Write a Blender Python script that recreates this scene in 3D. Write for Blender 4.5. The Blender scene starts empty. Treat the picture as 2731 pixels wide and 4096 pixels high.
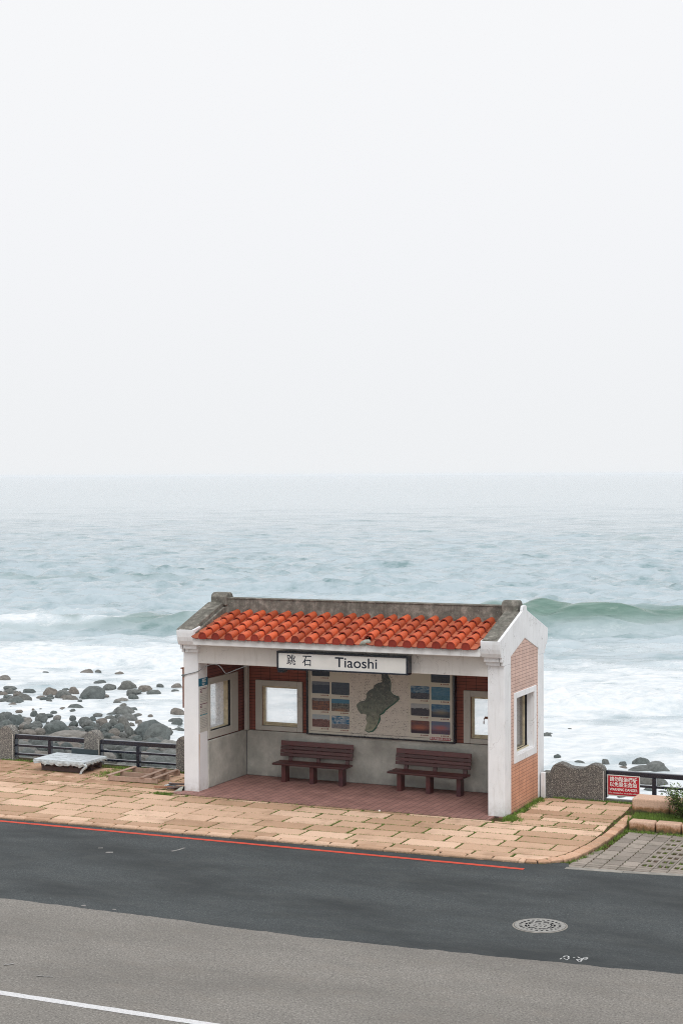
import bpy, bmesh, math, random
import numpy as np
from mathutils import Vector, Matrix, noise as mnoise

random.seed(7)
rnd = random.uniform
S = bpy.context.scene
COL = S.collection
R = math.radians

# ------------------------------------------------------------------ materials
class NT:
    def __init__(s, name):
        s.m = bpy.data.materials.new(name)
        s.m.use_nodes = True
        s.t = s.m.node_tree
        s.b = s.t.nodes['Principled BSDF']
        s.out = s.t.nodes['Material Output']
        s._co = None
    def n(s, typ, **kw):
        nd = s.t.nodes.new('ShaderNode' + typ)
        for k, v in kw.items():
            setattr(nd, k, v)
        return nd
    def lk(s, a, b):
        s.t.links.new(a, b)
    def put(s, sock, v):
        if hasattr(v, 'is_linked'):
            s.lk(v, sock)
        elif isinstance(v, (tuple, list)) and len(v) == 3 and sock.type == 'RGBA':
            sock.default_value = (*v, 1)
        else:
            sock.default_value = v
    @property
    def co(s):
        if s._co is None:
            s._co = s.n('TexCoord').outputs['Object']
        return s._co
    def scaled(s, sc, vec=None):
        mp = s.n('Mapping')
        mp.inputs['Scale'].default_value = sc
        s.lk(vec or s.co, mp.inputs['Vector'])
        return mp.outputs['Vector']
    def noise(s, scale, detail=4, rough=.6, sc=None, vec=None, dist=0):
        nd = s.n('TexNoise')
        nd.inputs['Scale'].default_value = scale
        nd.inputs['Detail'].default_value = detail
        nd.inputs['Roughness'].default_value = rough
        nd.inputs['Distortion'].default_value = dist
        v = vec or s.co
        if sc:
            v = s.scaled(sc, v)
        s.lk(v, nd.inputs['Vector'])
        return nd.outputs['Fac']
    def voro(s, scale, vec=None, feature='F1'):
        nd = s.n('TexVoronoi', feature=feature)
        nd.inputs['Scale'].default_value = scale
        s.lk(vec or s.co, nd.inputs['Vector'])
        return nd
    def ramp(s, fac, stops, interp='LINEAR'):
        nd = s.n('ValToRGB')
        cr = nd.color_ramp
        cr.interpolation = interp
        while len(cr.elements) < len(stops):
            cr.elements.new(.5)
        for e, (p, c) in zip(cr.elements, stops):
            e.position = p
            e.color = (*c, 1) if isinstance(c, (tuple, list)) else (c, c, c, 1)
        s.lk(fac, nd.inputs['Fac'])
        return nd.outputs['Color']
    def mix(s, fac, a, b, mode='MIX'):
        nd = s.n('Mix', data_type='RGBA', blend_type=mode)
        s.put(nd.inputs['Factor'], fac)
        s.put(nd.inputs[6], a)
        s.put(nd.inputs[7], b)
        return nd.outputs[2]
    def math(s, op, a, b=0., c=0.):
        nd = s.n('Math', operation=op)
        for i, v in enumerate((a, b, c)):
            s.put(nd.inputs[i], v)
        return nd.outputs[0]
    def mrange(s, v, a, b, c=0., d=1.):
        nd = s.n('MapRange')
        s.put(nd.inputs[0], v)
        for i, x in enumerate((a, b, c, d)):
            nd.inputs[i + 1].default_value = x
        return nd.outputs[0]
    def xyz(s, vec=None):
        nd = s.n('SeparateXYZ')
        s.lk(vec or s.co, nd.inputs[0])
        return nd.outputs
    def comb(s, x=0., y=0., z=0.):
        nd = s.n('CombineXYZ')
        for i, v in enumerate((x, y, z)):
            s.put(nd.inputs[i], v)
        return nd.outputs[0]
    def attr(s, name):
        return s.n('Attribute', attribute_name=name)
    def bump(s, h, strength=.3, dist=.01, nrm=None):
        nd = s.n('Bump')
        nd.inputs['Strength'].default_value = strength
        nd.inputs['Distance'].default_value = dist
        s.lk(h, nd.inputs['Height'])
        if nrm is not None:
            s.lk(nrm, nd.inputs['Normal'])
        s.lk(nd.outputs[0], s.b.inputs['Normal'])
        return nd.outputs[0]
    def done(s, col=None, rough=.8, spec=.3, metal=0.):
        if col is not None:
            s.put(s.b.inputs['Base Color'], col)
        s.put(s.b.inputs['Roughness'], rough)
        s.b.inputs['Specular IOR Level'].default_value = spec
        s.b.inputs['Metallic'].default_value = metal
        return s.m

def mul(c, k):
    return tuple(min(1, x * k) for x in c)

def plain(name, c, rough=.7, var=.18, scale=6, bump=.15, spec=.3, bscale=120, metal=0.):
    m = NT(name)
    f = m.noise(scale, 5)
    col = m.ramp(f, [(.3, mul(c, 1 - var)), (.7, mul(c, 1 + var))])
    if bump:
        m.bump(m.noise(bscale, 3), bump, .004)
    return m.done(col, rough, spec, metal)

def flat(name, c, rough=.6, spec=.3):
    return plain(name, c, rough, .06, 10, 0, spec)

def mat_stucco(name, c, dirt=(.42, .40, .36), amount=.35, low=False):
    m = NT(name)
    base = m.ramp(m.noise(1.8, 5), [(.3, mul(c, .93)), (.7, mul(c, 1.04))])
    streak = m.noise(5, 6, .65, sc=(2.2, 2.2, .28))
    d = m.math('MULTIPLY', m.mrange(streak, .52, .74), amount)
    col = m.mix(d, base, dirt)
    spots = m.mrange(m.noise(38, 2, .5), .69, .76)
    col = m.mix(m.math('MULTIPLY', spots, .45), col, (.20, .17, .14))
    rain = m.mrange(m.noise(11, 5, .7, sc=(1.6, 1.6, .10)), .55, .70)
    col = m.mix(m.math('MULTIPLY', rain, .22), col, (.36, .35, .32))
    cr_ = m.math('MULTIPLY', m.mrange(m.math('ABSOLUTE', m.math('SUBTRACT', m.noise(1.6, 4, .6, dist=.8), .5)), .006, .001), m.mrange(m.noise(1.1, 2), .5, .6))
    col = m.mix(m.math('MULTIPLY', cr_, .6), col, (.22, .21, .20))
    if low:
        z = m.xyz()[2]
        lowf = m.math('MULTIPLY', m.mrange(z, .35, 0.), m.mrange(m.noise(9, 5), .35, .7))
        col = m.mix(m.math('MULTIPLY', lowf, .6), col, (.33, .29, .22))
    m.bump(m.noise(85, 4, .7), .45, .006)
    return m.done(col, .85, .2)

M = {}
M['stucco'] = mat_stucco('white_stucco', (.765, .775, .79))
M['stucco_col'] = mat_stucco('white_column_stucco', (.765, .775, .79), amount=.3, low=True)
M['stucco_beam'] = mat_stucco('beam_stucco', (.66, .645, .62), amount=.4)

def mat_rust_column():
    m = NT('rust_streaked_stucco')
    c = (.765, .775, .79)
    base = m.ramp(m.noise(1.8, 5), [(.3, mul(c, .93)), (.7, mul(c, 1.03))])
    x, y, z = m.xyz()
    w = m.math('ADD', m.math('MULTIPLY', m.math('SUBTRACT', m.noise(3, 3, .5, sc=(.3, .3, 3)), .5), .05), .045)
    dy = m.math('ABSOLUTE', m.math('SUBTRACT', y, w))
    f = m.math('MULTIPLY', m.mrange(dy, .03, .004), m.mrange(x, .345, .352))
    f = m.math('MULTIPLY', f, m.math('MULTIPLY', m.mrange(z, 1.28, 1.25), m.mrange(z, .35, 1.1, .15, 1.)))
    col = m.mix(m.math('MULTIPLY', f, .75), base, (.55, .27, .06))
    f2 = m.math('MULTIPLY', m.mrange(x, .03, .006), m.math('MULTIPLY', m.mrange(z, 2.93, 2.9), m.mrange(z, 1.9, 2.85)))
    f2 = m.math('MULTIPLY', f2, m.mrange(y, .02, 0.))
    col = m.mix(m.math('MULTIPLY', f2, .7), col, (.5, .28, .09))
    lowf = m.math('MULTIPLY', m.mrange(z, .3, 0.), m.mrange(m.noise(9, 5), .35, .7))
    col = m.mix(m.math('MULTIPLY', lowf, .6), col, (.33, .29, .22))
    m.bump(m.noise(85, 4, .7), .45, .006)
    return m.done(col, .85, .2)
M['rust_col'] = mat_rust_column()

def mat_fascia():
    m = NT('mould_edged_fascia')
    c = (.74, .74, .735)
    base = m.ramp(m.noise(2, 5), [(.3, mul(c, .92)), (.7, mul(c, 1.03))])
    x, y, z = m.xyz()
    top = m.mrange(z, 3.32, 3.40)
    f = m.math('MULTIPLY', top, m.mrange(m.noise(7, 6, .7, sc=(1, 1, .35)), .45, .62))
    col = m.mix(m.math('MULTIPLY', f, .8), base, (.17, .155, .12))
    dr = m.mrange(m.noise(5, 5, .6, sc=(2, 1, .15)), .6, .75)
    col = m.mix(m.math('MULTIPLY', dr, .5), col, (.33, .30, .25))
    m.bump(m.noise(80, 4, .7), .4, .006)
    return m.done(col, .85, .2)
M['fascia'] = mat_fascia()

def mat_weathered(name, a, b, lich=(.13, .145, .11)):
    m = NT(name)
    f = m.noise(6, 8, .72)
    col = m.ramp(f, [(.32, a), (.5, mul(a, 1.7)), (.66, b)])
    st = m.mrange(m.noise(4, 6, .7, sc=(2.4, 2.4, .3)), .45, .65)
    col = m.mix(m.math('MULTIPLY', st, .6), col, mul(a, .75))
    l2 = m.mrange(m.noise(14, 5, .6), .56, .66)
    col = m.mix(m.math('MULTIPLY', l2, .55), col, lich)
    wsp = m.mrange(m.noise(26, 4, .6), .62, .70)
    col = m.mix(m.math('MULTIPLY', wsp, .6), col, (.40, .37, .33))
    m.bump(m.noise(60, 6, .7), .6, .01)
    return m.done(col, .95, .1)
M['weathered'] = mat_weathered('weathered_concrete', (.10, .095, .083), (.31, .29, .255), (.15, .165, .13))
def mat_wains():
    m = NT('stained_concrete')
    col = m.ramp(m.noise(1.6, 7, .68), [(.34, (.31, .315, .285)), (.52, (.43, .43, .39)), (.68, (.55, .545, .495))])
    col = m.mix(m.math('MULTIPLY', m.mrange(m.noise(5, 6, .7, sc=(1, 1, .5)), .5, .68), .5), col, (.30, .30, .28))
    z = m.xyz()[2]
    d = m.math('MULTIPLY', m.mrange(z, .22, .02), m.mrange(m.noise(6, 5, .7), .35, .6))
    col = m.mix(m.math('MULTIPLY', d, .5), col, (.20, .19, .18))
    col = m.mix(m.math('MULTIPLY', m.mrange(m.noise(38, 3, .6), .6, .68), .25), col, (.18, .18, .17))
    m.bump(m.noise(60, 6, .7), .5, .008)
    return m.done(col, .9, .15)
M['wains'] = mat_wains()
M['surround'] = mat_stucco('window_surround_concrete', (.47, .46, .415), amount=.5)

def mat_brick(name, axis, c1, c2, mortar, low=None):
    m = NT(name)
    x, y, z = m.xyz()
    h = y if axis == 'y' else x
    v = m.comb(h, z, 0.)
    b = m.n('TexBrick')
    b.offset = 0.
    b.squash = 1.
    m.lk(v, b.inputs['Vector'])
    m.put(b.inputs['Color1'], c1)
    m.put(b.inputs['Color2'], c2)
    m.put(b.inputs['Mortar'], mortar)
    for k, val in (('Scale', 1.), ('Mortar Size', .0038), ('Mortar Smooth', .1), ('Bias', 0.), ('Brick Width', .237), ('Row Height', .0705)):
        b.inputs[k].default_value = val
    col = b.outputs['Color']
    if low:
        e = m.math('ADD', z, m.math('MULTIPLY', m.math('SUBTRACT', m.noise(5, 4), .5), .12))
        col = m.mix(m.mrange(e, 1.04, .93), col, m.mix(1., col, low, 'MULTIPLY'))
    var = m.ramp(m.noise(3, 5), [(.3, .82), (.7, 1.08)])
    col = m.mix(1., col, var, 'MULTIPLY')
    m.bump(b.outputs['Fac'], -.5, .006)
    return m.done(col, .7, .25)
M['brick_end'] = mat_brick('pink_facing_tile', 'y', (.66, .47, .40), (.62, .43, .36), (.16, .10, .10), low=(.95, .70, .54))
M['brick_in_end'] = mat_brick('red_facing_tile_end', 'y', (.20, .075, .062), (.17, .062, .052), (.02, .016, .02))
M['brick_in'] = mat_brick('red_facing_tile', 'x', (.27, .092, .066), (.23, .078, .057), (.02, .016, .02))

def mat_floor():
    m = NT('red_floor_brick')
    x, y, z = m.xyz()
    b = m.n('TexBrick')
    b.offset = .5
    m.lk(m.comb(y, x, 0.), b.inputs['Vector'])
    m.put(b.inputs['Color1'], (.33, .18, .155))
    m.put(b.inputs['Color2'], (.28, .15, .13))
    m.put(b.inputs['Mortar'], (.09, .055, .05))
    for k, v in (('Scale', 1.), ('Mortar Size', .006), ('Mortar Smooth', .2), ('Bias', 0.), ('Brick Width', .3), ('Row Height', .15)):
        b.inputs[k].default_value = v
    col = m.mix(1., b.outputs['Color'], m.ramp(m.noise(2.5, 6), [(.3, .75), (.7, 1.15)]), 'MULTIPLY')
    m.bump(m.math('ADD', b.outputs['Fac'], m.math('MULTIPLY', m.noise(120, 3), -.4)), -.5, .005)
    return m.done(col, .75, .25)
M['floor'] = mat_floor()

def mat_tinted(name, c, spread=.25, rough=.75, speck=None, scale=30, bump=.4, bscale=60, bdist=.006, dirt=None, dscale=2.5, spec=.25):
    """base colour times a per-piece tint stored in the 'tint' attribute"""
    m = NT(name)
    t = m.attr('tint').outputs['Fac']
    k = m.mrange(t, 0, 1, 1 - spread, 1 + spread)
    col = m.mix(1., m.ramp(m.noise(scale, 6, .65), [(.3, mul(c, .82)), (.7, mul(c, 1.12))]), m.comb(k, k, k), 'MULTIPLY')
    if speck:
        col = m.mix(m.mrange(m.noise(170, 2, .5), .58, .68), col, speck)
    if dirt:
        col = m.mix(m.math('MULTIPLY', m.mrange(m.noise(dscale, 6, .65), .5, .72), .7), col, dirt)
    m.bump(m.noise(bscale, 5, .7), bump, bdist)
    return m.done(col, rough, spec)
M['tile'] = mat_tinted('terracotta', (.51, .095, .034), .3, .6, None, 22, .25, 90, .004, (.24, .06, .03), 5)
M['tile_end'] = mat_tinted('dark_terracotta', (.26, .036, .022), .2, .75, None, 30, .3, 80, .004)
M['tile_pan'] = mat_tinted('faded_terracotta', (.42, .125, .065), .25, .8, None, 14, .3, 60, .004, (.16, .05, .035), 7)

def mat_granite(name, c, dirt=(.27, .17, .105)):
    m = NT(name)
    t = m.attr('tint')
    k = m.mrange(t.outputs['Fac'], 0, 1, .68, 1.14)
    base = m.ramp(m.noise(26, 5, .7), [(.3, mul(c, .9)), (.7, mul(c, 1.08))])
    base = m.mix(1., base, m.comb(k, m.math('MULTIPLY', k, m.mrange(t.outputs['Fac'], 0, 1, .94, 1.05)), m.math('MULTIPLY', k, m.mrange(t.outputs['Fac'], 0, 1, .88, 1.12))), 'MULTIPLY')
    col = m.mix(m.math('MULTIPLY', m.mrange(m.noise(150, 2, .5), .56, .66), .5), base, (.20, .14, .11))
    col = m.mix(m.math('MULTIPLY', m.mrange(m.noise(120, 2, .5), .62, .7), .5), col, (.74, .62, .54))
    col = m.mix(m.math('MULTIPLY', m.mrange(m.noise(.9, 7, .68), .52, .70), .62), col, dirt)
    x, y, z = m.xyz()
    near = m.math('MULTIPLY', m.mrange(m.math('ABSOLUTE', m.math('ADD', x, 4.0)), 3.6, 2.2), m.mrange(y, -1.3, .1))
    col = m.mix(m.math('MULTIPLY', near, m.math('MULTIPLY', m.mrange(m.noise(2.4, 6, .7), .38, .58), .75)), col, (.30, .165, .10))
    ms = m.math('MULTIPLY', m.mrange(z, -.015, -.06), m.mrange(m.noise(10, 6, .7), .30, .52))
    col = m.mix(m.math('MULTIPLY', ms, .85), col, (.075, .065, .035))
    m.bump(m.noise(70, 6, .7), .5, .008)
    return m.done(col, .85, .2)
M['granite'] = mat_granite('pink_granite', (.655, .435, .295))
def mat_mossblock(name, up):
    m = NT(name)
    c = (.62, .42, .31)
    x, y, z = m.xyz()
    col = m.ramp(m.noise(30, 6, .7), [(.3, mul(c, .72)), (.7, mul(c, 1.12))])
    e = m.math('ADD', m.math('SUBTRACT', z, up), m.math('MULTIPLY', m.math('SUBTRACT', m.noise(9, 6, .7), .5), .30))
    col = m.mix(m.mrange(e, .20, .12), col, (.34, .17, .085))
    col = m.mix(m.mrange(e, .15, .06), col, (.075, .07, .035))
    m.bump(m.noise(60, 6, .7), .7, .012)
    return m.done(col, .9, .15)
M['mossblock'] = mat_mossblock('mossy_granite_block', 0.)
M['mossblock_tall'] = mat_mossblock('mossy_granite_block_tall', .11)
M['granite_o'] = mat_granite('orange_granite', (.64, .395, .26), (.24, .17, .11))

def mat_joint():
    m = NT('joint_moss')
    f = m.noise(7, 6, .7)
    col = m.ramp(f, [(.34, (.055, .03, .022)), (.48, (.09, .055, .03)), (.57, (.07, .10, .022)), (.72, (.12, .17, .04))])
    m.bump(m.noise(120, 4, .7), .8, .02)
    return m.done(col, .95, .1)
M['joint'] = mat_joint()

def mat_asphalt(name, c, wet, speck, warm, scale=130):
    m = NT(name)
    fine = m.noise(scale, 4, .8)
    col = m.ramp(fine, [(.34, mul(c, .42)), (.46, mul(c, .92)), (.56, mul(c, 1.12)), (.68, speck)])
    big = m.mrange(m.noise(.55, 6, .6, sc=(.55, 1.3, 1)), .40, .66)
    col = m.mix(m.math('MULTIPLY', big, wet), col, mul(c, .50))
    mid = m.mrange(m.noise(2.2, 6, .65, sc=(.6, 1.4, 1)), .50, .72)
    col = m.mix(m.math('MULTIPLY', mid, .35), col, warm)
    pit = m.mrange(m.noise(16, 4, .75), .60, .70)
    col = m.mix(m.math('MULTIPLY', pit, .45), col, mul(c, .40))
    m.bump(m.noise(scale * .8, 4, .8), .8, .012)
    return m.done(col, .85, .25)
M['asphalt_dark'] = mat_asphalt('dark_asphalt', (.063, .072, .075), .85, (.17, .175, .17), (.095, .10, .095), 44)
M['asphalt'] = mat_asphalt('worn_asphalt', (.222, .209, .190), .4, (.42, .395, .36), (.225, .20, .172), 34)

def mat_agg(name, g):
    m = NT(name)
    v = m.voro(105)
    t = m.xyz(v.outputs['Color'])[0]
    col = m.ramp(t, [(0, mul((.035, .035, .036), g)), (.4, mul((.075, .073, .071), g)), (.65, mul((.125, .119, .11), g)), (.85, mul((.22, .208, .182), g)), (1, mul((.38, .36, .31), g))])
    col = m.mix(m.mrange(v.outputs['Distance'], .5, .75), col, mul((.06, .056, .052), g))
    m.bump(v.outputs['Distance'], -.8, .01)
    return m.done(col, .8, .3)
M['agg'] = mat_agg('exposed_aggregate', 1.3)
M['agg_post'] = mat_agg('exposed_aggregate_post', 1.75)
M['navy'] = plain('navy_painted_metal', (.010, .014, .026), .16, .25, 9, .02, .6)
M['black'] = plain('black_rubber', (.012, .013, .018), .6, .2, 9, 0)
M['bench'] = mat_tinted('dark_red_stained_wood', (.090, .028, .027), .32, .40, None, 9, .25, 70, .003, (.04, .02, .03), 2, .45)
M['wood'] = mat_tinted('weathered_pallet_wood', (.36, .25, .195), .25, .85, None, 11, .4, 50, .005, (.17, .12, .09), 4)
M['wood_dark'] = mat_tinted('dark_pallet_wood', (.10, .07, .065), .25, .85, None, 11, .4, 50, .005)
M['plank'] = mat_tinted('orange_brown_plank', (.30, .14, .08), .2, .85, None, 11, .4, 50, .005, (.10, .07, .05), 3)
M['rust'] = plain('rusty_iron', (.21, .085, .05), .8, .5, 16, .4)
M['cream'] = plain('cream_window_metal', (.50, .44, .30), .5, .25, 9, .2)
M['signwhite'] = plain('sign_face_white', (.66, .65, .62), .45, .06, 3, 0, .4)
M['ink'] = flat('sign_ink', (.012, .018, .035))
M['sheet'] = plain('steel_sheet', (.55, .60, .63), .35, .15, 5, .1, .5)
M['polythene'] = plain('torn_polythene', (.42, .46, .47), .3, .35, 14, .3, .5)
def mat_paint(name, c, under, edge=.58):
    m = NT(name)
    col = m.ramp(m.noise(40, 4, .8), [(.35, mul(c, .72)), (.6, c)])
    wear = m.mrange(m.noise(9, 7, .78), edge, edge + .06)
    fine = m.mrange(m.noise(46, 3, .8), .60, .66)
    f = m.math('MAXIMUM', m.math('MULTIPLY', wear, .75), m.math('MULTIPLY', fine, .55))
    col = m.mix(f, col, under)
    m.bump(m.noise(60, 4, .8), .6, .01)
    return m.done(col, .8, .25)
M['paint_red'] = mat_paint('red_road_paint', (.66, .085, .05), (.10, .08, .078), .60)
M['paint_white'] = mat_paint('white_road_paint', (.72, .72, .73), (.24, .235, .22), .62)
M['chalk'] = plain('white_spray_paint', (.52, .53, .53), .8, .3, 30, 0)
M['fleck'] = plain('pale_fleck', (.26, .25, .24), .85, .4, 30, 0)
M['iron'] = plain('cast_iron_cover', (.27, .265, .25), .55, .25, 20, .4)
M['iron_dark'] = plain('cover_slot', (.012, .016, .022), .7, .2, 20, 0)
M['grass'] = mat_tinted('grass_blade', (.15, .235, .045), .45, .8, None, 3, 0)
M['leaf'] = mat_tinted('shrub_leaf', (.085, .135, .03), .55, .55, None, 8, 0)
M['twig'] = plain('twig', (.10, .07, .05), .9)
M['soil'] = plain('mossy_soil', (.10, .10, .035), .95, .5, 4, .6)
M['paver'] = mat_tinted('grey_concrete_paver', (.29, .25, .215), .22, .9, (.33, .31, .28), 40, .4, 90, .005, (.17, .16, .13), 3)
M['strip'] = plain('concrete_edging', (.27, .255, .23), .9, .3, 5, .4)
M['shingle'] = plain('wet_shingle', (.085, .088, .082), .7, .5, 7, .8, .4, 30)
M['poster_teal'] = flat('teal_print', (.01, .12, .19))
M['poster'] = flat('timetable_paper', (.50, .49, .45))
M['poster_line'] = flat('maroon_print', (.13, .03, .07))
M['poster_aqua'] = flat('aqua_print', (.03, .25, .30))
M['grey_ink'] = flat('grey_print', (.22, .22, .21))
M['red_sign'] = plain('red_sign_paint', (.42, .012, .022), .45, .15, 6, 0)
M['sign_rim'] = plain('chipped_white_rim', (.62, .60, .55), .6, .12, 14, 0)
M['white_ink'] = flat('white_print', (.78, .77, .74))
M['banner'] = plain('dark_red_plastic', (.22, .015, .02), .4, .3, 5, 0)
M['mortar'] = plain('grey_mortar_lump', (.30, .31, .27), .9, .35, 18, .6)
M['conduit'] = plain('grey_conduit', (.15, .16, .165), .45, .25, 30, .2, .5)
M['seawall'] = M['wains']

def mat_rock():
    m = NT('sea_boulder')
    inf = m.n('ObjectInfo')
    r = inf.outputs['Random']
    c = m.ramp(r, [(0, (.10, .122, .121)), (.35, (.165, .172, .163)), (.65, (.115, .138, .134)), (.85, (.20, .178, .155)), (1, (.25, .248, .232))])
    f = m.ramp(m.noise(2.2, 8, .75), [(.33, .55), (.66, 1.4)])
    col = m.mix(1., c, f, 'MULTIPLY')
    pit = m.mrange(m.noise(11, 3, .6), .62, .72)
    col = m.mix(m.math('MULTIPLY', pit, .5), col, (.045, .05, .05))
    col = m.mix(m.math('MULTIPLY', m.mrange(m.noise(24, 3, .6), .6, .7), .35), col, (.27, .27, .25))
    m.bump(m.math('ADD', m.noise(3.5, 8, .75), m.math('MULTIPLY', m.noise(14, 5, .72), .35)), .7, .12)
    return m.done(col, m.ramp(m.noise(3, 3), [(.35, .38), (.65, .75)]), .4)
M['rock'] = mat_rock()

def mat_glass(name, milk, tint=(.95, .97, .98)):
    m = NT(name)
    tr = m.n('BsdfTransparent')
    tl = m.n('BsdfTranslucent')
    tl.inputs['Color'].default_value = (*tint, 1)
    gl = m.n('BsdfGlossy')
    gl.inputs['Roughness'].default_value = .08
    a = m.n('MixShader')
    f = m.mrange(m.noise(4, 5, .6), .3, .7, milk * .85, min(1, milk * 1.15))
    m.lk(f, a.inputs[0])
    m.lk(tr.outputs[0], a.inputs[1])
    m.lk(tl.outputs[0], a.inputs[2])
    b = m.n('MixShader')
    fr = m.n('Fresnel')
    fr.inputs['IOR'].default_value = 1.4
    m.lk(m.math('MULTIPLY', fr.outputs[0], .6), b.inputs[0])
    m.lk(a.outputs[0], b.inputs[1])
    m.lk(gl.outputs[0], b.inputs[2])
    m.lk(b.outputs[0], m.out.inputs['Surface'])
    m.t.nodes.remove(m.b)
    return m.m
M['pane_milky'] = mat_glass('milky_pane', .28, (1., 1., 1.))
M['pane'] = mat_glass('dusty_pane', .25)
M['pane_clear'] = mat_glass('clear_pane', .05)

# ------------------------------------------------------------------ mesh building
class MB:
    def __init__(s):
        s.v, s.f, s.mi, s.ti = [], [], [], []
    def add(s, vs, fs, mi=0, tint=.5):
        o = len(s.v)
        s.v += [tuple(p) for p in vs]
        for f in fs:
            s.f.append(tuple(i + o for i in f))
            s.mi.append(mi)
            s.ti.append(tint)
        return s
    def box(s, x0, x1, y0, y1, z0, z1, mi=0, tint=.5, M4=None):
        vs = [Vector((x, y, z)) for z in (z0, z1) for y in (y0, y1) for x in (x0, x1)]
        if M4 is not None:
            vs = [M4 @ v for v in vs]
        return s.add(vs, [(0, 2, 3, 1), (4, 5, 7, 6), (0, 1, 5, 4), (1, 3, 7, 5), (3, 2, 6, 7), (2, 0, 4, 6)], mi, tint)
    def prism(s, poly, a0, a1, axis='x', mi=0, tint=.5):
        """polygon extruded along an axis. axis x: poly=(y,z); y: poly=(x,z); z: poly=(x,y)"""
        def P(p, a):
            return {'x': (a, p[0], p[1]), 'y': (p[0], a, p[1]), 'z': (p[0], p[1], a)}[axis]
        n = len(poly)
        area = sum(poly[i][0] * poly[(i + 1) % n][1] - poly[(i + 1) % n][0] * poly[i][1] for i in range(n))
        if area < 0:
            poly = poly[::-1]
        vs = [P(p, a0) for p in poly] + [P(p, a1) for p in poly]
        fs = [tuple(range(n))[::-1], tuple(range(n, 2 * n))] + [(i, (i + 1) % n, n + (i + 1) % n, n + i) for i in range(n)]
        if axis == 'y':
            fs = [f[::-1] for f in fs]
        return s.add(vs, fs, mi, tint)
    def holewall(s, axis, a0, a1, h0, h1, z0, z1, o0, o1, p0, p1, mi=0):
        """wall with one rectangular hole, butted pieces"""
        for (u0, u1, w0, w1) in ((h0, o0, z0, z1), (o1, h1, z0, z1), (o0, o1, z0, p0), (o0, o1, p1, z1)):
            if u1 - u0 > 1e-4 and w1 - w0 > 1e-4:
                if axis == 'x':
                    s.box(a0, a1, u0, u1, w0, w1, mi)
                else:
                    s.box(u0, u1, a0, a1, w0, w1, mi)
        return s
    def tube(s, pts, r, n=8, mi=0, tint=.5, cap=True):
        pts = [Vector(p) for p in pts]
        rings = []
        for i, p in enumerate(pts):
            d = (pts[min(i + 1, len(pts) - 1)] - pts[max(i - 1, 0)]).normalized()
            a = d.cross(Vector((0, 0, 1)) if abs(d.z) < .9 else Vector((1, 0, 0))).normalized()
            b = d.cross(a)
            rr = r[i] if isinstance(r, (list, tuple)) else r
            rings.append([p + a * rr * math.cos(2 * math.pi * k / n) + b * rr * math.sin(2 * math.pi * k / n) for k in range(n)])
        vs = [v for q in rings for v in q]
        fs = []
        for i in range(len(pts) - 1):
            for k in range(n):
                k2 = (k + 1) % n
                fs.append((i * n + k, i * n + k2, (i + 1) * n + k2, (i + 1) * n + k))
        if cap:
            fs += [tuple(range(n))[::-1], tuple(range((len(pts) - 1) * n, len(pts) * n))]
        return s.add(vs, fs, mi, tint)
    def build(s, name, mats, parent=None, bevel=0., smooth=False, seg=2):
        me = bpy.data.meshes.new(name)
        me.from_pydata(s.v, [], s.f)
        for m in (mats if isinstance(mats, (list, tuple)) else [mats]):
            me.materials.append(m)
        me.polygons.foreach_set('material_index', s.mi)
        a = me.attributes.new('tint', 'FLOAT', 'FACE')
        a.data.foreach_set('value', s.ti)
        if smooth:
            me.polygons.foreach_set('use_smooth', [True] * len(s.f))
        me.update()
        o = bpy.data.objects.new(name, me)
        COL.objects.link(o)
        if parent:
            o.parent = parent
        if bevel:
            b = o.modifiers.new('bevel', 'BEVEL')
            b.width = bevel
            b.segments = seg
            b.limit_method = 'ANGLE'
            b.angle_limit = R(40)
        return o

def empty(name, loc=(0, 0, 0), rz=0):
    o = bpy.data.objects.new(name, None)
    o.empty_display_size = .2
    COL.objects.link(o)
    o.location = loc
    o.rotation_euler = (0, 0, rz)
    return o
def tag(o, label=None, cat=None, group=None, kind=None):
    for k, v in (('label', label), ('category', cat), ('group', group), ('kind', kind)):
        if v:
            o[k] = v
    return o
def copy_tree(o, parent=None):
    c = o.copy()
    COL.objects.link(c)
    c.parent = parent
    for ch in list(o.children):
        copy_tree(ch, c)
    return c

def text_mesh(name, txt, size, mat, M4, parent, bold=0., align='LEFT', extrude=.0015, sx=1.):
    cu = bpy.data.curves.new(name, 'FONT')
    cu.body = txt
    cu.size = size
    cu.extrude = extrude
    cu.offset = bold
    cu.align_x = align
    cu.align_y = 'CENTER'
    t = bpy.data.objects.new(name, cu)
    COL.objects.link(t)
    dg = bpy.context.evaluated_depsgraph_get()
    me = bpy.data.meshes.new_from_object(t.evaluated_get(dg))
    bpy.data.objects.remove(t)
    me.transform(M4 @ Matrix.Diagonal((sx, 1, 1, 1)))
    me.name = name
    me.materials.clear()
    me.materials.append(mat)
    o = bpy.data.objects.new(name, me)
    COL.objects.link(o)
    o.parent = parent
    return o
def fit(o, w_, h_):
    """scale lettering to a given width and height about its own centre"""
    vs = o.data.vertices
    for ax, tgt in ((0, w_), (2, h_)):
        if tgt:
            a = [v.co[ax] for v in vs]
            c, k = (max(a) + min(a)) / 2, tgt / (max(a) - min(a))
            for v in vs:
                v.co[ax] = c + (v.co[ax] - c) * k
    return o
def face_front(x, y, z):      # lettering readable from -Y
    return Matrix.Translation((x, y, z)) @ Matrix.Rotation(R(90), 4, 'X')
def face_right(x, y, z):      # lettering readable from +X
    return Matrix.Translation((x, y, z)) @ Matrix.Rotation(R(90), 4, 'Z') @ Matrix.Rotation(R(90), 4, 'X')

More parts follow.
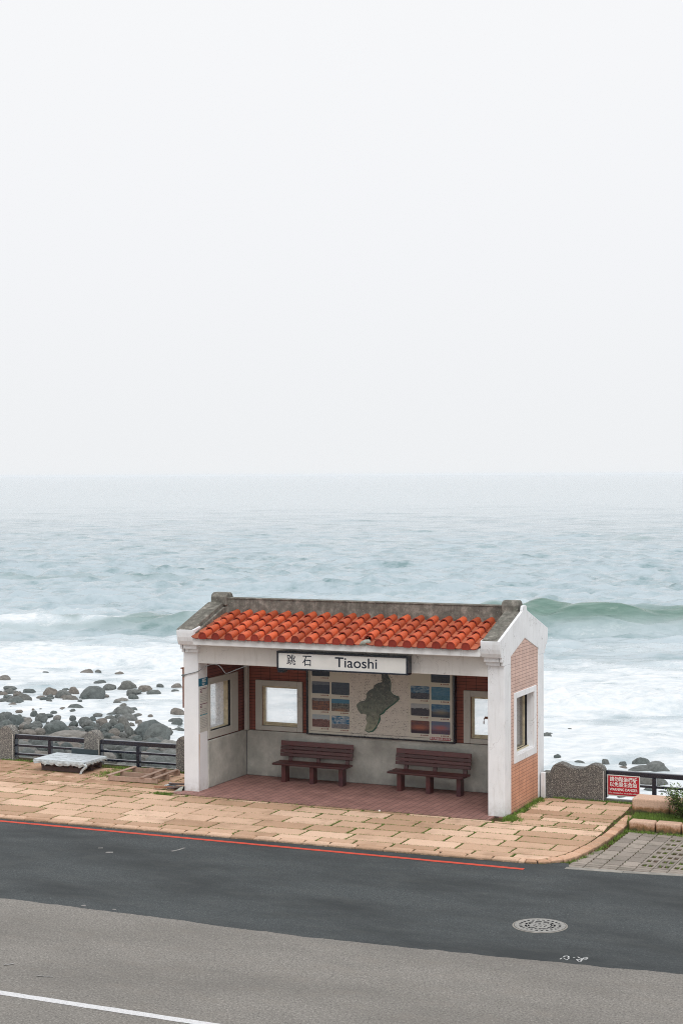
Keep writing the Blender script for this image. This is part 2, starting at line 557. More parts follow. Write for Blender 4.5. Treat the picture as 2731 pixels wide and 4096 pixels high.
# ------------------------------------------------------------------ camera
CAM = Vector((18.118, -32.047, 6.9))
YAW, PITCH, ROLL = R(24.1), R(1.28), R(.25)
fw = Vector((-math.sin(YAW) * math.cos(PITCH), math.cos(YAW) * math.cos(PITCH), -math.sin(PITCH)))
rt = Vector((math.cos(YAW), math.sin(YAW), 0))
up = rt.cross(fw)
rt2 = rt * math.cos(ROLL) - up * math.sin(ROLL)
up2 = up * math.cos(ROLL) + rt * math.sin(ROLL)
cd = bpy.data.cameras.new('camera')
cam = bpy.data.objects.new('camera', cd)
COL.objects.link(cam)
mw = Matrix((rt2, up2, -fw)).transposed().to_4x4()
mw.translation = CAM
cam.matrix_world = mw
cd.sensor_fit = 'VERTICAL'
cd.sensor_height = 36
cd.sensor_width = 24
cd.lens = 6738 / 4096 * 36
cd.clip_start = .5
cd.clip_end = 40000
S.camera = cam

# ------------------------------------------------------------------ light
SUN_EL, SUN_AZ = R(52), R(146)        # azimuth measured from +Y towards +X
w = bpy.data.worlds.new('World')
S.world = w
w.use_nodes = True
t = w.node_tree
bg = t.nodes['Background']
sky = t.nodes.new('ShaderNodeTexSky')
sky.sky_type = 'NISHITA'
sky.sun_disc = False
sky.sun_elevation = SUN_EL
sky.sun_rotation = SUN_AZ
sky.air_density = 1.
sky.dust_density = 6.
hs = t.nodes.new('ShaderNodeHueSaturation')
hs.inputs['Saturation'].default_value = .15
t.links.new(sky.outputs[0], hs.inputs['Color'])
tc = t.nodes.new('ShaderNodeTexCoord')
sp = t.nodes.new('ShaderNodeSeparateXYZ')
t.links.new(tc.outputs['Generated'], sp.inputs[0])
cr = t.nodes.new('ShaderNodeValToRGB')
cr.color_ramp.elements[0].position = 0.
cr.color_ramp.elements[0].color = (.925, .943, .962, 1)
e = cr.color_ramp.elements.new(.13)
e.color = (.948, .959, .984, 1)
e = cr.color_ramp.elements.new(.28)
e.color = (.975, .982, 1.0, 1)
cr.color_ramp.elements[-1].position = 1.
cr.color_ramp.elements[-1].color = (1.02, 1.03, 1.06, 1)
t.links.new(sp.outputs[2], cr.inputs[0])
sc10 = t.nodes.new('ShaderNodeVectorMath')
sc10.operation = 'SCALE'
sc10.inputs['Scale'].default_value = 10.
t.links.new(cr.outputs[0], sc10.inputs[0])
mx = t.nodes.new('ShaderNodeMix')
mx.data_type = 'RGBA'
mx.inputs['Factor'].default_value = .93
t.links.new(hs.outputs[0], mx.inputs[6])
t.links.new(sc10.outputs[0], mx.inputs[7])
t.links.new(mx.outputs[2], bg.inputs['Color'])
bg.inputs['Strength'].default_value = .1
sd = bpy.data.lights.new('sun', 'SUN')
sd.energy = 1.5
sd.angle = R(32)
sd.color = (1, .985, .965)
so = bpy.data.objects.new('sun', sd)
COL.objects.link(so)
sdir = Vector((math.sin(SUN_AZ) * math.cos(SUN_EL), math.cos(SUN_AZ) * math.cos(SUN_EL), math.sin(SUN_EL)))
so.rotation_euler = (-sdir).to_track_quat('-Z', 'Y').to_euler()
so.location = (0, -20, 40)

S.view_settings.view_transform = 'Standard'
S.view_settings.look = 'None'
S.view_settings.exposure = 0
S.view_settings.gamma = 1
S.cycles.max_bounces = 8
S.cycles.volume_bounces = 2
S.cycles.use_denoising = True
S.cycles.denoising_prefilter = 'NONE'
S.cycles.denoising_input_passes = 'RGB_ALBEDO_NORMAL'
S.cycles.filter_width = 1.0

# ------------------------------------------------------------------ helpers for the sea frame (t right, s ahead of the viewpoint)
def sea_xy(t_, s_):
    return (CAM.x + rt.x * t_ - math.sin(YAW) * s_, CAM.y + rt.y * t_ + math.cos(YAW) * s_)
SEA_Z = -3.0

def _h(ix, iy, seed):
    n = (ix.astype(np.int64) * 374761393 + iy.astype(np.int64) * 668265263 + seed * 974711) & 0xffffffff
    n = ((n ^ (n >> 13)) * 1274126177) & 0xffffffff
    return ((n ^ (n >> 16)) & 0xffff) / 65535.
def vnoise(x, y, seed=0):
    ix, iy = np.floor(x), np.floor(y)
    fx, fy = x - ix, y - iy
    fx, fy = fx * fx * (3 - 2 * fx), fy * fy * (3 - 2 * fy)
    a, b = _h(ix, iy, seed), _h(ix + 1, iy, seed)
    c, d = _h(ix, iy + 1, seed), _h(ix + 1, iy + 1, seed)
    return (a * (1 - fx) + b * fx) * (1 - fy) + (c * (1 - fx) + d * fx) * fy
def fbm(x, y, seed=0, oct=4):
    r, a, tot = 0, 1., 0
    for o in range(oct):
        r = r + a * vnoise(x * 2 ** o + 17.3 * o, y * 2 ** o + 5.1 * o, seed + o)
        tot += a
        a *= .55
    return r / tot
def sstep(a, b, x):
    u = np.clip((x - a) / (b - a), 0, 1)
    return u * u * (3 - 2 * u)

def build_sea():
    s = 26.
    rows = []
    while s < 14000:
        rows.append(s)
        s += max(.13, s * s / (9.9 * 1685) * .24)
    rows = np.array(rows + [14000.])
    ds = np.gradient(rows)
    core = np.linspace(-.27, .27, 360)
    side = .27 + np.cumsum(np.geomspace(.004, .22, 26))
    cols = np.concatenate([-side[::-1], core, side])
    du = np.gradient(cols)
    U, SS = np.meshgrid(cols, rows)
    T = U * (SS + 6)
    DS = np.repeat(ds[:, None], len(cols), 1)
    DT = SS * np.repeat(du[None, :], len(rows), 0)
    rg = np.random.RandomState(5)
    Z = np.zeros_like(SS)
    off = sstep(70, 150, SS)                      # open-water strength
    warp = 14 * (fbm(T / 40, SS / 40, 3) - .5)
    for i in range(110):
        lam = .9 * (16 / .9) ** rg.rand()
        th = rg.normal(.05, .42 if lam < 8 else .2)
        k = 2 * math.pi / lam
        amp = (.025 * lam if lam < 2.6 else .065 * (lam / 2.6) ** -.45) * (.5 + rg.rand())
        wt = np.clip((lam * abs(math.cos(th)) / DS - 2.2) / 2, 0, 1) * np.clip((lam / max(.15, abs(math.sin(th))) / DT - 2.2) / 2, 0, 1)
        ph = k * ((SS + warp * .6) * math.cos(th) + T * math.sin(th)) + rg.rand() * 6.283
        env = 2.0 * sstep(.32, .8, vnoise(T / (lam * 3.2) + i * 3.1, SS / (lam * 2.2) + i * 7.7, i))
        sh = (np.exp(1.3 * np.sin(ph)) - 1.47) / 1.15
        Z += amp * wt * env * sh * .42 * (.22 + .78 * off)
    foam = np.zeros_like(SS)
    face = np.zeros_like(SS)
    # breaking crests: (s0, t0, t1, height, spill)
    for (s0, t0, t1, A, spill, sl, front, back, sd_) in (
            (104.5, 5, 38, 1.7, .15, -.05, 2.0, 8., 1), (107, -40, -3.0, .85, .34, .0, 1.6, 6., 2),
            (158, -60, -14, .40, .0, .02, 1.1, 9., 3), (249, 41, 45.5, .8, .9, .0, 2.2, 7., 6)):
        c0 = s0 + sl * T + 2.0 * (fbm(T / 9, T * 0 + sd_, 40 + sd_, 3) - .5)
        x = SS - c0
        env = sstep(t0 - 2, t0 + 5, T) * (1 - sstep(t1 - 5, t1 + 3, T)) * (.72 + .55 * fbm(T / 6, T * 0 + 3.3 * sd_, 60 + sd_, 3))
        b = np.where(x < 0, np.exp(-(x / front) ** 2), np.exp(-(x / back) ** 2))
        Z += A * env * b
        face += env * np.where(x < 0, np.exp(-(x / (front * 1.1)) ** 2), np.exp(-(x / 1.6) ** 2)) * min(1.1, A * 1.1) * (1. if t0 > 0 else .62)
        cr_ = np.exp(-((x - .3) / .9) ** 2) * env
        foam += cr_ * np.clip((fbm(T / 3, SS / 3, 80 + sd_) - .55 + spill * .55) * 4, 0, 1) * (1.0 if spill > .05 else 0.)
        if spill > .4:
            pf = sstep(.56, .70, fbm(T / 7, T * 0 + 9.1 * sd_, 90 + sd_, 2))
            foam += env * np.exp(-((x + 1.2) / 1.6) ** 2) * pf * 1.0
            foam += .5 * env * sstep(0, 4, x) * (1 - sstep(10, 30, x)) * sstep(.38, .7, fbm(T / 10, SS / 5, 97)) * (1.0 if s0 < 150 else 0)
    # white water between the breakers and the beach
    edge = np.where(T < 0, 93., 82.) + 8 * (fbm(T / 12, SS / 30, 11) - .5) + sstep(-6, 8, T) * 0
    near = 1 - sstep(edge - 5, edge + 9, SS)
    pat = fbm(T / 2.0, SS / 1.5, 21, 5)
    foam += near * (.66 + 2.4 * (pat - .46))
    foam *= 1 - .95 * np.clip(face * 1.5, 0, 1) * (SS > 100) * (T > 0)
    foam += (1 - np.clip(face, 0, 1)) * .22 * sstep(70, 95, SS) * (1 - sstep(112, 150, SS)) * sstep(.42, .66, fbm(T / 9, SS / 3.2, 31, 5)) * 1.5
    # collapsing bores
    for (s0, ta, tb, A, sd_) in ((86, -40, 2, .55, 1), (69, 4, 40, .60, 2), (60, -12, 30, .16, 3)):
        c0 = s0 + 3.5 * (fbm(T / 7, T * 0 + 1.7 * sd_, 50 + sd_, 4) - .5)
        x = SS - c0
        env = sstep(ta, ta + 6, T) * (1 - sstep(tb - 6, tb, T))
        b = np.where(x < 0, np.exp(-(x / .55) ** 2), np.exp(-(x / 7.5) ** 2))
        puff = .45 + 1.1 * fbm(T / .9, SS / .9, 70 + sd_, 4)
        Z += A * env * b * puff
        foam += env * np.where(x < 0, np.exp(-(x / .5) ** 2), np.exp(-(x / 9) ** 2)) * .6 * (1 if A > .3 else .3)
        foam -= (A > .3) * env * np.exp(-((x + 1.6) / .7) ** 2) * .55 * sstep(.42, .6, fbm(T / 2.5, T * 0 + sd_, 77, 3))
    Z += near * .10 * (fbm(T / .8, SS / .7, 5, 4) - .5) + near * .16 * (fbm(T / 3.5, SS / 2.2, 6, 3) - .5)
    # quiet slack water among the boulders
    foam -= .10 * (1 - sstep(50, 62, SS)) * (T < -4)
    me = bpy.data.meshes.new('sea')
    nr, nc = SS.shape
    co = np.stack([T, SS, Z], -1).reshape(-1, 3).astype(np.float32)
    me.vertices.add(nr * nc)
    me.vertices.foreach_set('co', co.ravel())
    idx = np.arange(nr * nc).reshape(nr, nc)
    q = np.stack([idx[:-1, :-1], idx[:-1, 1:], idx[1:, 1:], idx[1:, :-1]], -1).reshape(-1, 4)
    me.loops.add(q.size)
    me.loops.foreach_set('vertex_index', q.ravel().astype(np.int32))
    me.polygons.add(len(q))
    me.polygons.foreach_set('loop_start', np.arange(0, q.size, 4, dtype=np.int32))
    me.polygons.foreach_set('use_smooth', np.ones(len(q), dtype=bool))
    me.update(calc_edges=True)
    a = me.attributes.new('foam', 'FLOAT', 'POINT')
    a.data.foreach_set('value', np.clip(foam, 0, 1.6).ravel().astype(np.float32))
    a = me.attributes.new('face', 'FLOAT', 'POINT')
    a.data.foreach_set('value', np.clip(face, 0, 1).ravel().astype(np.float32))
    me.validate()
    m = NT('sea_water')
    fo = m.attr('foam').outputs['Fac']
    d1 = m.noise(1.5, 7, .70, sc=(.7, 1.0, 1))
    d2 = m.noise(5.5, 5, .7, sc=(.5, 1.2, 1))
    th = m.math('ADD', fo, m.math('ADD', m.math('MULTIPLY', m.math('SUBTRACT', d1, .5), 1.5), m.math('MULTIPLY', m.math('SUBTRACT', d2, .5), .8)))
    mask = m.mrange(th, .36, .80)
    ok = m.mrange(fo, .02, .15)
    mask = m.math('MULTIPLY', mask, ok)
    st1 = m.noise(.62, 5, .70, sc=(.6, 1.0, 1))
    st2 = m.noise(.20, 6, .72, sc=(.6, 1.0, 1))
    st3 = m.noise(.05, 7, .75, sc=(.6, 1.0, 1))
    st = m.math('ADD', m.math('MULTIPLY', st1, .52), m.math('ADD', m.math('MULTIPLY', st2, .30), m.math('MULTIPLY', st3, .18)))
    deep = m.ramp(st, [(.37, (.17, .26, .275)), (.44, (.305, .39, .42)), (.53, (.405, .48, .52))])  # streaks paint dark wave fronts and pale sky reflection into the water colour
    deep = m.mix(m.attr('face').outputs['Fac'], deep, m.mix(m.mrange(m.noise(1.2, 4, .6, sc=(.4, 1.6, 1)), .35, .7), (.085, .165, .135), (.17, .265, .23)))
    deep = m.mix(m.mrange(fo, .05, .45), deep, (.51, .58, .615))
    foamc = m.mix(m.mrange(m.noise(3, 6, .65, sc=(.5, 1.2, 1)), .3, .62), (.55, .61, .645), (.74, .76, .77))
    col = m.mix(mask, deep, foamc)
    bp = m.math('ADD', m.noise(1.6, 5, .62, sc=(.45, 1.2, 1)), m.math('MULTIPLY', m.noise(.30, 4, .6, sc=(.5, 1.3, 1)), 2.2))
    m.bump(m.math('ADD', bp, m.math('MULTIPLY', mask, .25)), .42, .22)
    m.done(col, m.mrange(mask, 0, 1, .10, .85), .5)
    m.b.inputs['IOR'].default_value = 1.33
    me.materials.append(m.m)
    o = bpy.data.objects.new('sea', me)
    COL.objects.link(o)
    o.location = (CAM.x, CAM.y, SEA_Z)
    o.rotation_euler = (0, 0, YAW)
    tag(o, 'grey green open sea with white surf near the shore', None, None, 'structure')
    return rows, cols, Z
SEA = build_sea()

# ------------------------------------------------------------------ haze
hb = MB().box(-9000, 9000, -150, 15200, -6.5, 9.5).build('haze', [])
hm = bpy.data.materials.new('sea_haze')
hm.use_nodes = True
ht = hm.node_tree
ht.nodes.remove(ht.nodes['Principled BSDF'])
pv = ht.nodes.new('ShaderNodeVolumePrincipled')
pv.inputs['Color'].default_value = (.965, .98, 1., 1)
pv.inputs['Density'].default_value = 0.85e-4
ht.links.new(pv.outputs[0], ht.nodes['Material Output'].inputs['Volume'])
hb.data.materials.append(hm)
hb.rotation_euler = (0, 0, YAW)
tag(hb, 'pale sea haze over the water', None, None, 'stuff')

# ------------------------------------------------------------------ ground, road, pavement
ROAD_Z = -.06
def rz(x, y, z0=-.12, z=ROAD_Z):
    k = (CAM.z - z) / (CAM.z - z0)
    return (CAM.x + (x - CAM.x) * k, CAM.y + (y - CAM.y) * k)

def kerb_y(x):
    return -3.80 + .036 * (x + 2)

g = MB()
g.box(-150, 150, -160, 2.36, -4.6, -.13).box(-.2, 150, 2.36, 2.70, -4.6, -.13)
tag(g.build('ground', M['soil']), 'earth under the road and pavement', None, None, 'structure')
sw = MB().prism([(-150, 2.36), (-.2, 2.36), (-.2, 2.70), (150, 2.70), (150, 2.84), (-.34, 2.84), (-.34, 2.47), (-150, 2.47)], -5, -.05, 'z')
SW = tag(sw.build('seawall', M['seawall'], bevel=.02), 'concrete sea wall under the railing', 'sea wall')

road = MB()
road.add([(-150, -60, -.064), (150, -60, -.064), (150, -8.2, -.064), (-150, -8.2, -.064)], [(0, 1, 2, 3)])
tag(road.build('road', M['asphalt']), 'worn grey asphalt carriageway', None, None, 'structure')
def road_top(x):
    return -3.1 if x < 9.60 else -3.42 + .165 * (x - 9.7) - .10
# newer darker strip with a ragged edge
edge = [rz(x, y) for x, y in ((-20, -9.15), (-8, -9.05), (-2, -8.98), (1.531, -8.94), (2.157, -8.906), (3.013, -8.921), (3.847, -8.935), (5.063, -8.962), (6.102, -9.03), (6.619, -9.011),
        (7.185, -9.034), (7.785, -9.011), (9, -8.96), (10.5, -8.87), (12.88, -8.685), (16, -8.6), (40, -8.5))]
pts = []
for (xa, ya), (xb, yb) in zip(edge[:-1], edge[1:]):
    n = max(1, int((xb - xa) / .12)) if xb < 17 else 1
    for i in range(n):
        u = i / n
        x = xa + (xb - xa) * u
        pts.append((x, ya + (yb - ya) * u + .06 * (mnoise.noise((x * 1.3, 1, 0)) + .6 * mnoise.noise((x * 4, 3, 0)) + .5 * mnoise.noise((x * 11, 8, 0)))))
pts.append(edge[-1])
vs = [(x, y, ROAD_Z) for x, y in pts] + [(x, road_top(x), ROAD_Z) for x, y in pts]
vs2 = [(x, y - .012, ROAD_Z - .006) for x, y in pts]
n = len(pts)
rd = MB()
rd.add(vs + vs2, [(i, i + 1, n + i + 1, n + i) for i in range(n - 1)] + [(2 * n + i, 2 * n + i + 1, i + 1, i) for i in range(n - 1)])
tag(rd.build('road_resurfaced_strip', M['asphalt_dark']), 'darker resurfaced asphalt strip beside the kerb', None, None, 'structure')

def strip_mesh(pa, pb, w_, z, seg=60, jit=.006, hook=False):
    m = MB()
    vs = []
    for i in range(seg + 1):
        u = i / seg
        x = pa[0] + (pb[0] - pa[0]) * u
        y = pa[1] + (pb[1] - pa[1]) * u
        vs += [(x, y - w_ / 2 + rnd(-jit, jit), z), (x, y + w_ / 2 + rnd(-jit, jit), z)]
    m.add(vs, [(2 * i, 2 * i + 2, 2 * i + 3, 2 * i + 1) for i in range(seg)])
    return m
r0, r1 = rz(-2.179, -3.746), rz(8.898, -3.587)
ext = ((r0[0] - 9), r0[1] - .13)
m = strip_mesh(ext, r1, .115, ROAD_Z + .004, 160, .007)
tag(m.build('road_marking_red', M['paint_red']), 'solid red no-stopping line along the kerb', None, None, 'structure')
w0, w1 = rz(4.57, -13.192), rz(7.795, -13.231)
sl = (w1[1] - w0[1]) / (w1[0] - w0[0])
m = strip_mesh((w0[0] - 14, w0[1] - 14 * sl), (w0[0] + 24, w0[1] + 24 * sl), .15, -.060, 200, .006)
tag(m.build('road_marking_white', M['paint_white']), 'solid white lane line across the near corner', None, None, 'structure')

# pavement: bed + granite slabs
bed = MB()
bed.add([(-60, -3.86 - 2, -.022)] and [(-60, kerb_y(-60) + .1, -.022), (8.9, kerb_y(8.9) + .1, -.022), (9.35, -3.0, -.022), (9.55, -2.3, -.022), (9.62, .3, -.022), (9.62, 2.6, -.022), (-.2, 2.6, -.022), (-.2, 2.36, -.022), (-60, 2.36, -.022)],
        [(0, 1, 2, 3, 4, 5, 6, 7, 8)])
tag(bed.build('pavement_bed', M['joint']), 'mossy bed showing between the slabs', None, None, 'structure')

def slab(mb, corners, top, bot, cham, tint, mi=0):
    """chamfered slab from 4 (x,y) corners (ccw)"""
    c = Vector((sum(p[0] for p in corners) / 4, sum(p[1] for p in corners) / 4))
    def inset(p, d):
        v = Vector(p) - c
        l = v.length
        return c + v * max(0, (l - d * 1.4) / l)
    n = len(corners)
    tz = [top + rnd(-.003, .003) for _ in corners]
    A = [(p[0], p[1], bot) for p in corners]
    B = [(p[0], p[1], tz[i] - cham) for i, p in enumerate(corners)]
    Cc = [(*inset(p, cham), tz[i]) for i, p in enumerate(corners)]
    vs = A + B + Cc
    fs = [tuple(range(2 * n, 3 * n))]
    for i in range(n):
        j = (i + 1) % n
        fs += [(i, j, n + j, n + i), (n + i, n + j, 2 * n + j, 2 * n + i)]
    mb.add(vs, fs, mi, tint)

def x_in(y):     # inner edge of the curved kerb
    pts = [(-3.35, 9.0), (-3.06, 9.15), (-2.75, 9.36), (-2.3, 9.43), (-1.5, 9.51), (-.5, 9.51), (.64, 9.44), (1.6, 9.44), (3, 9.3)]
    for (ya, xa), (yb, xb) in zip(pts[:-1], pts[1:]):
        if ya <= y <= yb:
            return xa + (xb - xa) * (y - ya) / (yb - ya)
    return 9.0 if y < -3 else 9.3

pv_ = MB()
rowsY = [-3.64, -3.30, -2.74, -2.17, -1.60, -1.07, -.55, -.385]
def skew(x, y):
    return y + .036 * (x + 2) * max(0, min(1, (-.4 - y) / 3.26))
joints = []
for ri in range(len(rowsY) - 2 + 1):
    y0, y1 = rowsY[ri], rowsY[ri + 1]
    if y1 > -.4:
        y0, y1 = -.55, -.385
    x = -26 + rnd(0, 1)
    L0 = (.78 if ri == 0 else (1.0 if ri < 6 else 1.0))
    while x < 9.5:
        L = L0 * rnd(.88, 1.14)
        xe = x + L
        lim = min(x_in(skew(9, y0)), x_in(skew(9, y1)))
        last = False
        if xe > lim - .3:
            xe = lim - .015
            last = True
        if xe - x > .12:
            gx, gy = rnd(.014, .032), rnd(.022, .036)
            j = lambda: rnd(-.007, .007)
            cs = [(x + gx + j(), skew(x, y0) + gy + j()), (xe - gx + j(), skew(xe, y0) + gy + j()), (xe - gx + j(), skew(xe, y1) - gy + j()), (x + gx + j(), skew(x, y1) - gy + j())]
            if last:
                cs[1] = (x_in(cs[1][1]) - .02, cs[1][1])
                cs[2] = (x_in(cs[2][1]) - .02, cs[2][1])
            if not (rnd(0, 1) < .0):
                slab(pv_, cs, rnd(-.003, .004), -.05, .014, rnd(0, 1))
            joints.append((x, xe, skew(x, y1), skew(x, y0)))
        x = xe
        if last:
            break
def side_rows(xa, xb, ys, L0, out):
    for y0, y1 in zip(ys[:-1], ys[1:]):
        x = xa - rnd(0, L0) * .9
        while x < xb:
            xe = min(x + L0 * rnd(.85, 1.15), xb)
            if xb - xe < .25:
                xe = xb
            xs = max(x, xa)
            if xe - xs > .1:
                gp = rnd(.012, .026)
                j = lambda: rnd(-.011, .011)
                lim = lambda y: min(xe, x_in(y) - .015) if xb > 9 else xe
                cs = [(xs + gp + j(), y0 + gp + j()), (lim(y0) - gp + j(), y0 + gp + j()), (lim(y1) - gp + j(), y1 - gp + j()), (xs + gp + j(), y1 - gp + j())]
                slab(pv_, cs, rnd(-.004, .004), -.05, .012, rnd(0, 1))
                out.append((xs, xe, y1, y0))
            x = xe
side_rows(-26, -.12, [-.385, -.02, .45, .95, 1.42, 1.86], 1.02, joints)
side_rows(7.42, 9.6, [-.385, .02, .33, .62, 1.05, 1.55, 2.03, 2.36], .85, joints)
tag(pv_.build('pavement', M['granite']), 'pink granite slab pavement with mossy joints', None, None, 'structure')

# kerb stones
kb = MB()
x = -26.
while x < 8.75:
    L = rnd(.46, .56)
    xe = min(x + L, 8.85)
    j = lambda: rnd(-.006, .006)
    slab(kb, [(x + .006, kerb_y(x) + j()), (xe - .006, kerb_y(xe) + j()), (xe - .006, kerb_y(xe) + .165), (x + .006, kerb_y(x) + .165)], rnd(-.004, .003), -.13, .03, rnd(.2, .9))
    x = xe
outer = [(8.85, -3.40), (9.08, -3.37), (9.29, -3.22), (9.46, -3.02), (9.57, -2.74), (9.64, -2.44), (9.68, -2.13), (9.71, -1.83), (9.735, -1.52), (9.75, -1.21), (9.755, -.91), (9.755, -.6), (9.755, -.29), (9.755, .02), (9.74, .30), (9.72, .62), (9.70, .95), (9.69, 1.2)]
def off(i, d):
    a = Vector(outer[max(i - 1, 0)]); b = Vector(outer[min(i + 1, len(outer) - 1)])
    tdir = (b - a).normalized()
    nrm = Vector((-tdir.y, tdir.x))
    return Vector(outer[i]) + nrm * d
for i in range(len(outer) - 1):
    wv = .165 + .06 * min(1, i / 4)
    a, b = Vector(outer[i]), Vector(outer[i + 1])
    c_, d_ = off(i + 1, wv), off(i, wv)
    k = .91
    mid = (a + b + c_ + d_) / 4
    cs = [tuple(mid + (p - mid) * k + Vector((rnd(-.008, .008), rnd(-.008, .008)))) for p in (a, b, c_, d_)]
    slab(kb, cs, rnd(-.004, .012), -.16, .028, rnd(.1, .9), 1)
tag(kb.build('kerb', [M['granite'], M['granite_o']]), 'pink granite kerb curving round to the parking bay', None, None, 'structure')

# parking bay pavers
PZ = -.09
pk = MB()
pk.add([(9.5, -3.55, PZ - .02), (22, -2.2, PZ - .02), (22, .35, PZ - .02), (9.5, .35, PZ - .02)], [(0, 1, 2, 3)], 1)
ppl = []
def paver(x0, x1, y0, y1, tint):
    g_ = .013
    # zigzag long edges
    n = 4
    left, right = [], []
    for i in range(n + 1):
        y = y0 + g_ + (y1 - y0 - 2 * g_) * i / n
        zz = .012 * (1 if i % 2 else -1)
        left.append((x0 + g_ + zz, y))
        right.append((x1 - g_ + zz, y))
    poly = left[::-1] + right
    pk.prism(poly, PZ - .05, PZ + rnd(-.002, .003), 'z', 0, tint)
def front_y(x):
    return -3.42 + .165 * (x - 9.7)
rowy = [.16 - .365 * i for i in range(9)]
for ci in range(22):
    x0 = 9.56 + .291 * ci
    for ri in range(8):
        y1, y0 = rowy[ri], rowy[ri + 1]
        x1 = x0 + .291
        if y1 < front_y(x0) + .35:
            continue
        if x0 < 9.70 and (y1 > -1.4):
            continue
        if x0 > 10.5 and 1 <= ri <= 7:
            t_ = rnd(0, 1)
            zt = PZ + rnd(-.002, .003)
            for (a, b, c_, d_) in ((x0 + .006, x1 - .006, y1 - .09, y1 - .006), (x0 + .006, x1 - .006, y0 + .006, y0 + .085), (x0 + .006, x0 + .042, y0 + .085, y1 - .09),
                                   (x0 + .132, x0 + .160, y0 + .085, y1 - .09), (x1 - .042, x1 - .006, y0 + .085, y1 - .09)):
                pk.box(a, b, c_, d_, PZ - .05, zt, 0, t_)
            ppl.append((x0 + .087, (y0 + y1) / 2))
            ppl.append((x0 + .205, (y0 + y1) / 2))
        elif ri % 2 == 0 or True:
            paver(x0, x1, y0, y1, rnd(0, 1))
    # header courses at the front
    yb = max(y for y in rowy if y < front_y(x0) + .36 or y == rowy[-1]) if False else None
for ci in range(22):
    x0 = 9.56 + .291 * ci
    ends = [y for y in rowy if y >= front_y(x0) + .35]
    ytop = min(rowy[rowy.index(ends[-1]) if ends else 0], rowy[-1] + 9)
    idx = rowy.index(ends[-1])
    ytop = rowy[min(idx + 1, 8)] if rowy[idx] >= front_y(x0) + .35 else rowy[idx]
    yy = ytop
    while yy - .15 > front_y(x0) + .0:
        paver(x0, x0 + .291, yy - .15, yy, rnd(0, 1))
        yy -= .15
    if yy - front_y(x0) > .05:
        paver(x0, x0 + .291, front_y(x0), yy, rnd(0, 1))
tag(pk.build('parking_bay', [M['paver'], M['joint']]), 'grey interlocking pavers with grass cells in the parking bay', None, None, 'structure')
es = MB()
for i in range(9):
    xa = 9.62 + i * 1.02
    xb = xa + 1.01
    f = lambda x: front_y(x) - (.02 if x > 9.7 else -.05)
    es.prism([(xa, f(xa) - .14), (xb, f(xb) - .14), (xb, f(xb)), (xa, f(xa))], -.12, ROAD_Z + .008 - .02 * 0, 'z', 0)
tag(es.build('edging_strip', M['strip'], bevel=.006), 'concrete edging strip between road and parking bay', None, None, 'structure')

# planting bed on the right
bd = MB().box(9.72, 22, .42, 2.58, -.13, .045)
tag(bd.build('planting_bed', M['soil']), 'soil of the grassy bed beside the parking bay', None, None, 'structure')
def blades(mb, x, y, z, n, h, spread, wd=.006):
    for _ in range(n):
        a = rnd(0, 6.283)
        px, py = x + random.gauss(0, spread), y + random.gauss(0, spread)
        hh = h * rnd(.5, 1.3)
        dx, dy = math.cos(a) * wd, math.sin(a) * wd
        lx, ly = random.gauss(0, hh * .4), random.gauss(0, hh * .4)
        mb.add([(px - dx, py - dy, z), (px + dx, py + dy, z), (px + lx, py + ly, z + hh)], [(0, 1, 2)], 0, rnd(0, 1))
gr = MB()
for _ in range(950):
    x, y = rnd(9.76, 11.6), rnd(.46, 1.12)
    if mnoise.noise((x * 2.2, y * 2.2, 4)) > -.35:
        blades(gr, x, y, .045, 10, .08, .03, .006)
for _ in range(160):
    x = rnd(9.76, 11.6)
    blades(gr, x, rnd(.02, .10), PZ - .01, 7, .05, .02)
for _ in range(130):
    i = random.randrange(2, len(outer) - 1)
    u = rnd(0, 1)
    p = Vector(outer[i - 1]).lerp(Vector(outer[i]), u)
    blades(gr, p.x + .03, p.y, PZ - .01, 9, .05, .02)
for (x, y) in ppl:
    if rnd(0, 1) < .85:
        for _ in range(3):
            blades(gr, x + rnd(-.03, .03), y + rnd(-.07, .07), PZ - .03, int(rnd(4, 9)), .05, .018)
# tufts in the slab joints
for (xs, xe, y1, y0) in joints:
    if xs < -9:
        continue
    dens = .5 + .9 * mnoise.noise((xs * .35, y0 * .6, 9))
    L = xe - xs
    for _ in range(int(L * 85 * max(.25, dens + .15))):
        u = rnd(0, 1)
        blades(gr, xs + L * u, y1, -.022, 3, .034, .010, .006)
    for _ in range(int(abs(y1 - y0) * 50 * max(.1, dens + .25))):
        blades(gr, xs, y0 + (y1 - y0) * rnd(0, 1), -.022, 4, .032, .009, .005)
# weeds at the foot of the shelter and the fence
for _ in range(330):
    blades(gr, rnd(-.1, 7.1), -.385 + random.gauss(0, .012), -.02, 4, .035, .012)
for _ in range(150):
    blades(gr, 7.42 + abs(random.gauss(0, .10)), rnd(-.28, .05), -.01, 9, .075, .03)
for _ in range(130):
    y = rnd(.3, 2.25)
    blades(gr, 7.40 + abs(random.gauss(0, .06)), y, -.01, 8, .10 if mnoise.noise((y * 3, 0, 2)) > 0 else .045, .025)
for _ in range(500):
    x = rnd(-9, -.4)
    blades(gr, x, 1.90 + random.gauss(0, .06) + .0376 * (x + 6), -.02, 6, .045, .03)
for _ in range(260):
    x = rnd(-2.9, -2.0)
    blades(gr, x, rnd(.75, 1.7), 0., 6, .04, .03)
for _ in range(150):
    x = rnd(7.6, 9.5)
    blades(gr, x, 2.37 + random.gauss(0, .02), -.01, 6, .05, .03)
for _ in range(90):
    blades(gr, rnd(-.45, -.05), rnd(-.55, -.38), -.01, 7, .05, .02)
tag(gr.build('grass', M['grass']), 'short grass and moss growing in joints and bed', None, None, 'stuff')

